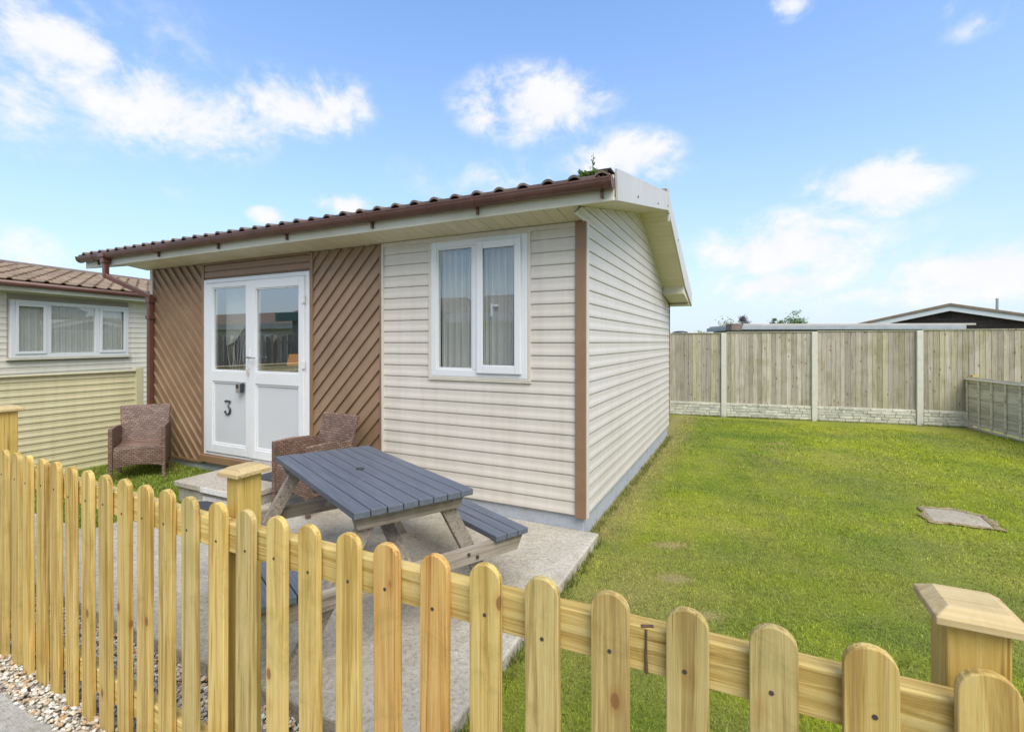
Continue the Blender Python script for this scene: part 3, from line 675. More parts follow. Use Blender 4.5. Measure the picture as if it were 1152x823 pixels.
m = MB(); m.box(-.905, -.885, .055, .075, 1.78, 1.90); m.box(-.915, -.82, .06, .08, 1.87, 1.89); m.build('handle', M_UPVC, win, bevel=.004)
curtain(-1.46, -1.03, 1.20, 2.50, .085, win, seed=4); curtain(-.99, -.54, 1.20, 2.50, .085, win, seed=9)

# doors
m = MB(); frame_rect(m, -4.963, -3.108, .145, 2.330, .058, -.036, .05, .03, .05); dr = m.build('door', M_UPVC, ch, bevel=.005)
def leaf(x0, x1, gx0, gx1, gz1, pz0, pz1, yo, nm):
    mb = MB(); z0, z1 = .185, 2.275
    mb.box(x0, gx0, yo, .02, z0, z1); mb.box(gx1, x1, yo, .02, z0, z1)
    mb.box(gx0, gx1, yo, .02, z0, pz0); mb.box(gx0, gx1, yo, .02, pz1, 1.197); mb.box(gx0, gx1, yo, .02, gz1, z1)
    lf = mb.build(nm, M_UPVC, dr, bevel=.006)
    mb = MB(); frame_rect(mb, gx0, gx1, pz0, pz1, .022, yo+.012, .0); mb.build('panel_bead', M_UPVC, dr, bevel=.004)
    mb = MB(); mb.box(gx0+.01, gx1-.01, yo+.024, .0, pz0+.01, pz1-.01); mb.build('door_panel', M_UPVCP, dr)
    mb = MB(); frame_rect(mb, gx0, gx1, 1.197, gz1, .014, yo+.010, .0); mb.build('glazing_bead', M_UPVC, dr, bevel=.003)
    mb = MB(); mb.add(SH(gx0+.004, gx1-.004, yo+.025, 1.20, gz1-.004), [(0, 1, 2, 3)]); mb.build('pane', M_GLASSD, dr)
leaf(-4.905, -4.070, -4.770, -4.140, 2.262-.045, .290, 1.066, -.052, 'door_leaf')
leaf(-4.066, -3.166, -3.962, -3.245, 2.172, .290, 1.058, -.060, 'door_leaf')
m = MB(); m.box(-4.075, -4.045, -.068, -.058, 1.24, 1.46); m.box(-4.066, -4.052, -.10, -.06, 1.36, 1.375)
m.build('handle_plate', M_UPVC, dr, bevel=.003)
m = MB(); m.tube([(-4.06, -.065, 1.368), (-4.06, -.105, 1.368), (-4.03, -.112, 1.368), (-3.90, -.112, 1.368)], .010, 10); m.build('handle', M_METAL, dr, smooth=True)
m = MB(); m.tube([(-4.07, -.07, 1.25), (-4.072, -.08, 1.22)], .003, 6); m.box(-4.085, -4.062, -.082, -.074, 1.165, 1.222); m.build('key_tag', pm('pink_key_tag', (.60, .42, .34), (.5, .35, .28), 20, .6, .1), dr, bevel=.003)
for zz in (.42, 1.30, 2.02):
    m = MB(); m.box(-3.178, -3.148, -.078, -.05, zz-.045, zz+.045); m.build('hinge', M_UPVC, dr, bevel=.004)
# key safe
m = MB(); m.box(-4.262, -4.180, -.095, -.045, .945, 1.062); ks = m.build('key_safe', M_METAL, dr, bevel=.006)
m = MB(); m.box(-4.250, -4.215, -.102, -.094, 1.00, 1.045); m.box(-4.182, -4.170, -.094, -.05, .95, 1.058); m.build('key_safe_cover', M_BLACK, ks, bevel=.003)
# the numeral 3
m = MB()
P3 = [(-.052, .150, .006), (-.045, .162, .010), (-.02, .166, .011), (.012, .164, .010), (.046, .166, .007), (.040, .150, .006), (.018, .120, .0045), (-.002, .098, .005), (.018, .093, .007), (.038, .075, .012), (.044, .048, .014), (.034, .020, .012), (.008, .003, .009), (-.022, .004, .008), (-.044, .020, .010), (-.047, .034, .012), (-.036, .038, .010)]
Q3 = []
for i in range(len(P3)-1):
    for k in range(4):
        f_ = k/4; p0, p1, p2, p3 = P3[max(i-1, 0)], P3[i], P3[i+1], P3[min(i+2, len(P3)-1)]
        Q3.append(tuple(.5*((2*p1[j])+(-p0[j]+p2[j])*f_+(2*p0[j]-5*p1[j]+4*p2[j]-p3[j])*f_*f_+(-p0[j]+3*p1[j]-3*p2[j]+p3[j])*f_**3) for j in range(3)))
m.tube([(-4.487+a, -.041, .666+b) for a, b, r in Q3], [r for a, b, r in Q3], 8)
m.v = [(x, -.032-(y+.032)*-.5 if False else y, z) for x, y, z in m.v]
m.build('door_number', M_BLACK, dr, smooth=True)
# string curtain and the room seen through the glass
m = MB()
for k in range(16):
    x = -4.74+.58*k/15; amp = random.uniform(.01, .04); ph = random.uniform(0, 6)
    m.tube([(x+amp*math.sin(ph+q*.9)*(1 if q < 9 else .4), .16+.01*math.sin(ph*2+q), 2.2-q*.12) for q in range(10)], random.choice([.003, .006, .009]), 5)
m.build('string_curtain', M_CURT, dr, smooth=True)
m = MB(); m.add([(-4.77, .13, 2.25), (-4.30, .13, 2.25), (-4.42, .15, 1.75), (-4.62, .14, 1.55), (-4.77, .13, 1.5)], [(0, 1, 2, 3, 4)]); m.build('tied_curtain', M_CURT, dr)

# eaves: fascia, soffit, gutter
m = MB(); m.box(-7.11, .33, -.347, -.325, 2.575, 2.765); m.build('fascia', M_FASC, ch, bevel=.004)
m = MB(); x = -.002; k = 0
while x > -6.28:
    x2 = max(x-.118, -6.28); g_ = .93+.07*random.random(); m.T = (g_, g_, g_*.97)
    m.prism([(x, -.325, 2.578), (x, .0, 2.538), (x, .0, 2.546), (x, -.325, 2.586)], (x2-x+.004, 0, 0)); x -= .118
m.T = (.5, .5, .45); m.prism([(-.002, -.325, 2.590), (-.002, 0, 2.550), (-.002, 0, 2.556), (-.002, -.325, 2.596)], (-6.27, 0, 0)); m.T = (1, 1, 1)
m.build('front_soffit', M_SOFF, ch)
def rake(x0, x1):
    """sloping overhang soffits at a gable end, boards running out from the wall"""
    y = -.325; mb = MB()
    while y < 4.12:
        y2 = min(y+.10, 4.12)
        zf = lambda q: 2.586+(q+.325)*.2157 if q < 2.281 else 3.148-(q-2.281)*.4025
        if y < 2.281 < y2: y2 = 2.281
        g_ = .93+.07*random.random(); mb.T = (g_, g_, g_*.97)
        mb.prism([(x0, y, zf(y)), (x0, y2-.005, zf(y2-.005)), (x0, y2-.005, zf(y2-.005)+.01), (x0, y, zf(y)+.01)], (x1-x0, 0, 0))
        y = y2
    mb.T = (.5, .5, .45)
    mb.prism([(x0, -.32, 2.60), (x0, 2.281, 3.162), (x0, 4.12, 2.424), (x0, 4.12, 2.434), (x0, 2.281, 3.172), (x0, -.32, 2.61)], (x1-x0, 0, 0))
    mb.T = (1, 1, 1); return mb
m = rake(.002, .335); m.build('gable_soffit', M_SOFF, ch)
m = rake(-7.09, -W-.002); m.build('gable_soffit', M_SOFF, ch)
for (xa, xb) in ((.020, .332), (-7.09, -W-.03)):
    m = MB(); m.prism([(xa, 4.105, 2.42), (xa, 4.105, 2.300), (xa, 5.150, 2.180), (xa, 5.150, 2.36)], (xb-xa, 0, 0)); m.build('eaves_box', M_FASC, ch, bevel=.004)
m = MB(); m.box(-7.09, .332, 4.84, 5.15, 2.185, 2.20); m.box(-7.09, .332, 5.15, 5.17, 2.18, 2.39); m.build('rear_fascia', M_FASC, ch)
# bargeboards
for xb in (.335, -7.125):
    P = [(xb, -.347, 2.805), (xb, 2.281, 3.365), (xb, 2.281, 3.146), (xb, -.318, 2.578)]
    Pr = [(xb, 2.285, 3.362), (xb, 5.175, 2.40), (xb, 5.165, 2.175), (xb, 4.12, 2.415), (xb, 2.285, 3.144)]
    m = MB(); m.prism(P, (.020, 0, 0)); b_ = m.build('bargeboard', M_BARGE, ch, bevel=.003)
    m = MB(); m.prism(Pr, (.020, 0, 0)); m.build('bargeboard', M_BARGE, ch, bevel=.003)
    if xb > 0:
        m = MB()
        for (yy, zz) in ((.40, 2.80), (1.47, 3.02), (2.20, 3.18), (3.2, 2.96)):
            m = MB(); m.tube([(xb+.018, yy, zz), (xb+.026, yy, zz)], .011, 10); m.build('screw_cap', M_BLACK, b_)
        m = MB(); m.box(xb-.004, xb+.028, 2.262, 2.305, 3.12, 3.41); m.box(xb+.0, xb+.030, 2.306, 2.330, 3.02, 3.36); m.build('joint_cover', M_BARGE, b_, bevel=.003)
# roof
roof = MB(); roof_plane(roof, -7.10, .325, -.42, 2.720, 2.281, 3.330, seed=3); ro = roof.build('roof', M_TILE, ch)
roof = MB(); roof_plane(roof, -7.10, .325, 5.24, 2.372, 2.281, 3.330, seed=4); roof.build('rear_roof_tiles', M_TILE, ro)
m = MB(); m.prism([(-7.10, -.33, 2.745), (-7.10, 2.281, 3.31), (-7.10, 5.16, 2.36), (-7.10, 5.16, 2.35), (-7.10, 2.281, 3.295), (-7.10, -.33, 2.73)], (7.42, 0, 0)); m.build('underlay', M_DARK, ro)
m = MB(); m.box(.10, .325, -.42, -.30, 2.778, 2.790); m.build('eave_felt', M_DARK, ro)
m = MB()
x = -7.1
while x < .3:
    m.tube([(x, 2.281, 3.335), (min(x+.36, .325), 2.281, 3.335)], .085, 12); x += .365
m.build('ridge_tiles', M_TILE, ro)
# gutter
def gutter_path(r, n=10, y=-.395, zt=2.722): return [(y+r*math.cos(PI+PI*k/n), zt-.012+r*1.05*math.sin(PI+PI*k/n)) for k in range(n+1)]
m = MB(); o_ = gutter_path(.056); i_ = gutter_path(.050)[::-1]
prof = [(o_[0][0]-.004, 2.724), (o_[0][0]-.004, 2.712)]+o_+[(o_[-1][0], 2.722)]+[(i_[0][0], 2.722)]+i_+[(i_[-1][0], 2.724)]
m.prism([(-7.12, y, z) for y, z in prof], (7.442, 0, 0)); gu = m.build('gutter', M_GUT, ch, smooth=False)
m = MB()
for xe in (-7.135, .318):
    m = MB(); m.prism([(xe, y, z) for y, z in [(-.460, 2.728)]+gutter_path(.062)+[(-.330, 2.728)]], (.018, 0, 0)); m.build('gutter_end', M_PIPE, gu)
for xc in (.235, -.812, -1.934, -3.069, -4.180, -5.341, -6.75):
    m = MB(); q = gutter_path(.0605); q2 = gutter_path(.054)[::-1]
    m.prism([(xc, y, z) for y, z in [(q[0][0]-.004, 2.732)]+q+[(q[-1][0], 2.73), (-.347, 2.73), (-.347, 2.655), (-.36, 2.642), (-.40, 2.635)][:0]+q2], (.022, 0, 0))
    m.box(xc+.002, xc+.02, -.375, -.345, 2.60, 2.70); m.build('gutter_clip', M_PIPE, gu)
m = MB(); m.box(-6.525, -6.435, -.445, -.352, 2.60, 2.69); m.box(-6.55, -6.41, -.462, -.335, 2.67, 2.728); m.build('outlet', M_PIPE, gu, bevel=.006)
m = MB(); a = Vector((-6.48, -.395, 2.62)); b = Vector((-6.48, -.395, 2.43)); c_ = Vector((-6.075, -.072, 2.165)); d_ = Vector((-6.075, -.072, -.06))
for p, q in ((a, b), (b, c_), (c_, d_)): 
    dd = (q-p).normalized()*.012; m.bar(p-dd if p != a else p, q+dd, .062, .062, up=(0, 1, 0) if p != b else (0, 0, 1))
dp = m.build('downpipe', M_PIPE, ch, bevel=.010)
m = MB()
for zz, hh in ((1.86, .05), (.62, .05), (2.08, .08)):
    m = MB(); m.box(-6.120, -6.030, -.112, -.032, zz, zz+hh); m.build('pipe_clip', M_PIPE, dp, bevel=.006)
# weed in the gutter end
wd = empty('gutter_weed', L2W(.19, -.42, 2.745), RZ, 'small green weed growing out of the roof corner gutter', 'plant')
m = MB(); r = random.Random(5)
for s_ in range(9):
    px_ = r.uniform(-.09, .09); h = .17 if s_ == 0 else r.uniform(.02, .06)
    if s_ == 0: px_ = 0
    m.T = (.16, .26, .06); m.tube([(px_, 0, -.04), (px_+r.uniform(-.01, .01), 0, h*.6), (px_+r.uniform(-.015, .015), 0, h)], [.003, .003, .001], 5)
    for k in range(14 if s_ == 0 else 5):
        z_ = h*(.25+.8*k/(14 if s_ == 0 else 5)); a = r.uniform(0, 6.28); l = r.uniform(.03, .06)*(1.1-z_/.25); g_ = r.uniform(.7, 1.3); m.T = (.20*g_, .30*g_, .07*g_)
        d1 = Vector((math.cos(a), math.sin(a), r.uniform(.5, 1.2))).normalized()*l; sd = Vector((-math.sin(a), math.cos(a), 0))*l*.26; p = Vector((px_, 0, z_-.01))
        m.add([p, p+d1*.5+sd, p+d1, p+d1*.5-sd], [(0, 1, 2, 3)])
m.build('stem', M_LEAF, wd)

# lamp and cabinet in the room behind the right door pane
t_ = empty('sideboard', L2W(-5.0, 1.25, .136), RZ, 'pale low sideboard inside the room behind the right door pane', 'sideboard')
m = MB(); m.box(-.35, .45, -.2, .2, .86, .90); m.build('top', M_UPVC, t_, bevel=.005)
m = MB(); m.box(-.31, .41, -.18, .18, .05, .859); m.build('cabinet', M_PLAS, t_, bevel=.005)
t_ = empty('table_lamp', L2W(-4.86, 1.25, 1.036), RZ, 'lit table lamp with amber shade glowing behind the right door pane', 'lamp')
m = MB(); m.lathe([(.05, 0), (.055, .02), (.02, .04), (.03, .10), (.01, .16), (.008, .20)], 16); m.build('lamp_base', M_METAL, t_, smooth=True)
m = MB(); m.lathe([(.115, .17), (.085, .33)], 20)
ml, tl, bl = new_mat('amber_lamp_shade'); bl.inputs['Base Color'].default_value = (.35, .17, .06, 1); bl.inputs['Emission Color'].default_value = (1, .42, .10, 1); bl.inputs['Emission Strength'].default_value = .22
m.build('lamp_shade', ml, t_, smooth=True)

# step in front of the doors
st = empty('doorstep', L2W(-3.55, -.46, 0), RZ, 'low step of one concrete slab on blocks in front of the doors', 'step')
m = MB(); m.box(-.46, .62, -.46, .44, .095, .150); m.build('step_slab', M_STEP, st, bevel=.008)
m = MB(); m.box(-.43, .0, -.43, .42, -.068, .094); m.box(.004, .60, -.43, .42, -.066, .094); m.build('step_base', M_BLOCK, st, bevel=.008)
m = MB(); m.box(-.02, .61, -.470, -.461, .098, .146); m.box(-.02, .60, -.442, -.431, .0, .05); m.build('painted_edge', M_WHITEP, st)
m = MB(); m.lathe([(.165, 0), (.17, .004), (.165, .012), (.15, .014)], 32); o = m.build('door_mat', M_MAT); o.location = L2W(-3.40, -1.02, .001); o.scale = (1.25, .8, 1); o.rotation_euler = (0, 0, RZ)
tag(o, 'dark oval mat lying on the patio before the doorstep', 'mat')
m = MB(); m.box(-.20, .20, -.22, .22, .0, .012); o = m.build('door_mat', M_MAT, bevel=.004); o.location = L2W(-3.18, -.30, .151); o.rotation_euler = (0, 0, RZ)
tag(o, 'dark rectangular mat lying on the doorstep slab beneath the doors', 'mat')

# ------------------------------------------------------------------ rattan armchairs
def make_chair(loc, rz, label):
    r_ = empty('wicker_armchair', loc, rz, label, 'armchair', 'brown wicker armchairs')
    for s in (-1, 1):
        x0 = s*.27; x1 = s*.228
        P = [(x0, .0, .15), (x0, .0, .625), (x0, .20, .632), (x0, .46, .610), (x0, .50, .55), (x0, .48, .17), (x0, .30, .185), (x0, .15, .18)]
        mb = MB(); mb.prism(P, (x1-x0, 0, 0)); mb.build('arm', M_WICK, r_, bevel=.010)
        for yy in (.025, .47):
            mb = MB(); mb.prism([(s*.249-.018, yy-.018, .17), (s*.249+.018, yy-.018, .17), (s*.249+.018, yy+.018, .17), (s*.249-.018, yy+.018, .17)], (s*.004, (yy-.25)*.05, -.17)); mb.build('leg', M_WICK, r_, bevel=.005)
    mb = MB(); n = 10; P = [(-.227, .012, .385), (.227, .012, .385)]+[(.227-.454*k/n, .012, .155+.035*math.sin(PI*k/n)) for k in range(n+1)]
    mb.prism(P, (0, .035, 0)); mb.build('apron', M_WICK, r_, bevel=.006)
    mb = MB(); mb.box(-.227, .227, .015, .455, .345, .406); mb.build('seat', M_WICK, r_, bevel=.015)
    mb = MB(); P = [(-.227, .42, .33), (.227, .42, .33), (.262, .55, .825), (-.262, .55, .825)]; mb.prism(P, (0, .042, .010)); mb.build('backrest', M_WICK, r_, bevel=.012)
    return r_
def chair_at(X, Y, z, ang, label):      # front right-hand leg foot seen from the camera at the left
    d = (math.cos(ang), math.sin(ang)); return (X+d[0]*.245, Y+d[1]*.245, z), ang
l1, a1 = (-4.383, 5.62, -.075), .50; c1 = make_chair(l1, a1, 'brown wicker armchair on the grass by the cream boundary fence')
l2, a2 = chair_at(-2.225, 4.47, 0, -.55, ''); c2 = copy_tree(c1); c2.location = l2; c2.rotation_euler = (0, 0, a2); c2['label'] = 'brown wicker armchair behind the picnic table beside the white doors'

# ------------------------------------------------------------------ picnic table
pt = empty('picnic_table', (-.96, 3.053, .004), math.radians(39.43), 'weathered timber picnic table with slate blue painted top and benches', 'picnic table')
pt.rotation_euler = (0, math.radians(1.3), math.radians(39.43))
TL = 1.47
for k in range(8):
    x0 = -.345+k*.0865; mb = MB(); e = random.uniform(-.003, .003)
    mb.box(x0, x0+.0805, -TL/2+e, TL/2+e, .692, .727); mb.build('top_board', M_SLATE, pt, bevel=.004)
mb = MB(); mb.lathe([(.024, 0), (.026, .004), (.010, .008)], 20, Matrix.Translation((.0, .05, .728))); mb.build('parasol_hole_plug', M_BLACK, pt, smooth=True)
for s in (-1, 1):
    for k in range(3):
        x0 = s*(.635+(k-1)*.0845)-.039; mb = MB(); mb.box(x0, x0+.079, -TL/2, TL/2, .384, .418); mb.build('bench_board', M_SLATE, pt, bevel=.004)
for s in (-1, 1):            # two end frames
    y = s*(TL/2-.085)
    mb = MB(); mb.prism([(-.325, y-.018, .690), (.325, y-.018, .690), (.300, y-.018, .612), (-.300, y-.018, .612)], (0, .036, 0)); mb.build('top_bearer', M_TBLX, pt, bevel=.004)
    yb = y+.038*(-s)*-1
    mb = MB(); mb.prism([(-.745, yb+.019, .382), (.745, yb+.019, .382), (.700, yb+.019, .290), (-.700, yb+.019, .290)], (0, -.038, 0)); mb.build('bench_bearer', M_TBLX, pt, bevel=.004)
    for q in (-1, 1):
        yl = y-.0005
        P = [(q*.150, .690), (q*.245, .690), (q*.640, -.012 if q > 0 else -.030), (q*.545, -.012 if q > 0 else -.030)]
        mb = MB(); mb.prism([(a, yl-.0185-s*.037, b) for a, b in P], (0, .036, 0)); lg = mb.build('leg', M_TBL, pt, bevel=.004)
        mb = MB()
        for (bx, bz) in ((q*.335, .350), (q*.395, .322)):
            mb.tube([(bx, yb+s*.019, bz), (bx, yb+s*.027, bz)], .010, 8)
        mb.build('bolt', M_SCREW, lg)
    mb = MB(); mb.bar((0, s*.05, .672), (0, y-s*.02, .330), .068, .034, up=(0, 1, 0)); mb.build('brace', M_TBL, pt, bevel=.003)
mb = MB(); mb.box(-.32, .32, -.02, .02, .640, .690); mb.build('centre_batten', M_TBLX, pt, bevel=.003)

# ------------------------------------------------------------------ picket fence
pf = empty('picket_fence', L2W(0, -2.745, -.1), RZ, 'new yellow softwood picket fence with round tops along the garden front', 'fence')
PX = [-2.314,-2.148,-2.009,-1.856,-1.706,-1.552,-1.398,-1.244,-1.093,-.944,-.788,-.63,-.473,-.319,-.167,-.015,.135,.285,.439,.595,.750,.910,1.072,1.232,1.393,1.554]
PX = [-2.314-.154*k for k in range(16, 0, -1)]+PX+[1.646, 1.80, 1.96, 2.12, 2.28]
FP = [(-6, -2.60), (-.321, -2.747), (.595, -2.744), (1.554, -2.718), (4, -2.65)]
fy = lambda x: float(np.interp(x, [a for a, b in FP], [b for a, b in FP]))+2.745
PROUD = {.285: M_PICKO, .439: M_PICKO, -.319: M_PICKG, .750: M_PICKG, .910: M_PICKG, -.63: M_PICKG, 1.232: M_PICKG}
for i, x in enumerate(PX):
    r = random.Random(i*13+1); w = .0425; h0 = -.002+r.uniform(-.004, .01); top = 1.090+r.uniform(-.003, .003); n = 10; tw = r.uniform(-.02, .02)
    if x == 1.646: x = 1.668
    P = [(-w, 0, h0), (w, 0, h0)]+[(w*math.cos(PI*k/n), 0, top-w*.92+w*.92*math.sin(PI*k/n)) for k in range(n+1)]
    mt = PROUD.get(x, r.choice([M_PICK, M_PICK, M_PICK, M_PICK, M_PICKG]))
    M = Matrix.Translation((x, fy(x)-.010, 0)) @ Matrix.Rotation(tw*.4, 4, 'Y') @ Matrix.Rotation(-.02*(1 if x < 0 else -1)+tw, 4, 'Z')
    mb = MB(); mb.prism(P, (0, .020, 0), M); pk = mb.build('picket', mt, pf, bevel=.0025)
    if -2.6 < x < 1.7:
        mb = MB(); sx = r.uniform(-.008, .008); zs = top-.132+r.uniform(-.012, .012)
        mb.tube([(sx, .0015, zs), (sx, -.0012, zs)], .0048, 10, M); mb.build('screw', M_SCREW, pk)
xs = [-4.7, -2.68, -.48, .595, 1.60, 2.4]
for zc, hh in ((.970, .098), (.175, .098)):
    for a, b in zip(xs[:-1], xs[1:]):
        mb = MB(); p = Vector((a+.001, fy(a)+.035, zc)); q = Vector((b-.001, fy(b)+.035, zc)); mb.bar(p, q, .044, hh); mb.build('rail', M_RAIL, pf, bevel=.003)
for x, ph in ((-2.68, 1.25), (-.481, 1.165), (1.562, 1.135), (-4.6, 1.2)):
    y = fy(x)+.0585; mb = MB(); hw = .045 if x > 0 else (.033 if x > -1 else .05)
    mb.box(x-hw, x+hw, y, y+.092, .0, ph); po = mb.build('post', M_POST, pf, bevel=.004)
    mb = MB(); e = .022; zc = ph+.001; a0, a1, b0, b1 = x-hw-e, x+hw+e, y-e, y+.092+e
    lo = [(a0, b0), (a1, b0), (a1, b1), (a0, b1)]; up = [(a0+.024, b0+.024), (a1-.024, b0+.024), (a1-.024, b1-.024), (a0+.024, b1-.024)]
    vs = [(p_[0], p_[1], zc) for p_ in lo]+[(p_[0], p_[1], zc+.014) for p_ in lo]+[(p_[0], p_[1], zc+.030) for p_ in up]
    mb.add(vs, [(3, 2, 1, 0)]+[(i, (i+1) % 4, 4+(i+1) % 4, 4+i) for i in range(4)]+[(4+i, 4+(i+1) % 4, 8+(i+1) % 4, 8+i) for i in range(4)]+[(8, 9, 10, 11)])
    mb.build('post_cap', M_CAP, po, bevel=.002)
# hinge pin on the rail
mb = MB(); xh = .985; yh = fy(xh)+.0105
mb.tube([(xh, yh+.002, 1.016), (xh, yh-.001, .96), (xh+.001, yh-.001, .922)], [.0028, .0032, .0045], 8); mb.bar((xh-.011, yh+.003, 1.0205), (xh+.014, yh+.013, 1.0205), .009, .003); mb.build('rusty_nail_strip', pm('rusty_iron', (.06, .03, .018), (.12, .06, .035), 60, .8, .3), pf, bevel=.001)

# ------------------------------------------------------------------ cream boundary fence, left
cf = empty('boundary_fence', L2W(-6.42, 0, G), RZ, 'cream plastic panel fence of horizontal boards at the left boundary', 'fence')
m = MB(); z = 0.0
while z < 1.20:
    zt = min(z+.082, 1.215)
    lap(m, -5.2, -.09, z, zt, .082, lambda a, o, z_: (o+.0, a, z_)); z += .082
m.box(-.02, .0015, -5.2, -.09, 0, 1.215); m.build('fence_boards', M_CREAMF, cf)
for yy in (-.045, -1.9, -3.8):
    m = MB(); m.box(-.055, .045, yy-.045, yy+.045, 0, 1.265 if yy > -.1 else 1.235); p_ = m.build('post', M_CREAMF, cf, bevel=.004)
m = MB(); m.box(-.06, .05, -5.2, -.092, 1.216, 1.232); m.build('top_rail', M_CREAMF, cf, bevel=.003)

# ------------------------------------------------------------------ neighbour bungalow, left
NB = Vector((-8.25, 10.9, 0)); NA = math.atan2(.9747, .2236)   # local x runs along its wall away from us
nb = empty('bungalow', NB, NA, 'cream bungalow with tan tiled roof beyond the left boundary fence', 'bungalow')
# local: +x along the wall (away), -y faces the camera side
def npx(px, zpx=None):
    k = (px-576)/540.6; t = (k*NB.y-NB.x)/(.2236-k*.9747); Y = NB.y+.9747*t
    return t if zpx is None else (t, 1.55-(zpx-384.5)/540.6*Y)
wx0, wzt = npx(10.5, 333); wx1, _ = npx(143.5, 343); _, wzb = npx(10.5, 404.5)
wzb = 1.27; wzt = 2.30
m = MB(); m.box(-3.2, 5, .03, 4.8, -.1, 2.47)
m.build('wall', M_PLAS, nb)
m = MB(); z = .1
while z < 2.46:
    segs = [(-3.2, 5)] if (z+.11 < wzb-.03 or z > wzt+.03) else [(-3.2, wx0-.03), (wx1+.03, 5)]
    for a, b in segs: lap(m, a, b, z, min(z+.11, 2.46), .11, lambda a_, o, z_: (a_, .03-o, z_))
    z += .11
m.build('siding', M_SIDN, nb)
m = MB(); m.box(-3.2, 5, .0, .03, -.1, .1); m.build('plinth', M_PLINTH, nb)
frm_ = MB(); frame_rect(frm_, wx0, wx1, wzb, wzt, .07, -.03, .028)
W_ = wx1-wx0; mu1, mu2 = npx(53.5), npx(108.5)
for q in (mu1, mu2): frm_.box(q-.045, q+.045, -.03, .028, wzb+.07, wzt-.07)
nw = frm_.build('window', M_UPVC, nb, bevel=.006)
m = MB(); frame_rect(m, wx0+.065, mu1-.04, wzb+.06, wzt-.06, .05, -.046, -.031); m.build('opening_sash', M_UPVC, nw, bevel=.005)
m = MB(); frame_rect(m, mu2+.04, wx1-.065, wzb+.06, wzt-.06, .05, -.046, -.031); m.build('opening_sash', M_UPVC, nw, bevel=.005)
m = MB(); m.add(SH(wx0+.05, mu1-.02, -.009, wzb+.05, wzt-.05), [(0, 1, 2, 3)]); m.build('pane', M_GLASS, nw)
m = MB(); m.add(SH(mu1+.02, mu2-.02, -.009, wzb+.05, wzt-.05), [(0, 1, 2, 3)]); m.build('pane', M_GLASS, nw)
m = MB(); m.add(SH(mu2+.02, wx1-.05, -.009, wzb+.05, wzt-.05), [(0, 1, 2, 3)]); m.build('pane', M_GLASS, nw)
curtain(wx0+.06, wx1-.06, wzb+.05, wzt-.05, .012, nw, folds=26, amp=.004, seed=12)
m = MB(); m.box(wx0-.05, wx1+.05, -.055, .01, wzb-.045, wzb-.002); m.build('sill', M_FASC, nw, bevel=.005)
m = MB(); m.box(-3.45, 5.2, -.30, -.28, 2.43, 2.56); m.build('fascia', M_FASC, nb, bevel=.004)
m = MB(); m.box(-3.45, 5.2, -.279, .03, 2.44, 2.46); m.build('soffit', M_SOFF, nb)
m = MB(); m.tube([(-3.45, -.345, 2.555), (5.2, -.345, 2.555)], .05, 10); m.build('gutter', M_GUT, nb, smooth=True)
m = MB(); roof_plane(m, -3.45, 5.2, -.36, 2.60, 2.52, 3.24, roll=.27, course=.34, seed=8); nr = m.build('roof', M_TILEN, nb)
m = MB(); roof_plane(m, -3.45, 5.2, 5.4, 2.60, 2.52, 3.24, roll=.27, course=.34, seed=9); m.build('rear_roof_tiles', M_TILEN, nr)
m = MB(); m.prism([(-3.42, -.28, 2.55), (-3.42, 2.52, 3.20), (-3.42, 5.3, 2.55)], (8.6, 0, 0)); m.build('underlay', M_DARK, nr)
m = MB(); m.prism([(-3.44, -.30, 2.46), (-3.44, -.30, 2.56), (-3.44, 2.52, 3.205), (-3.44, 5.3, 2.56), (-3.44, 5.3, 2.46)], (.018, 0, 0)); m.build('gable_boarding', M_SIDN, nb)
m = MB(); m.tube([(-3.45, 2.52, 3.25), (5.2, 2.52, 3.25)], .07, 10); m.build('ridge_tiles', M_TILE, nr)

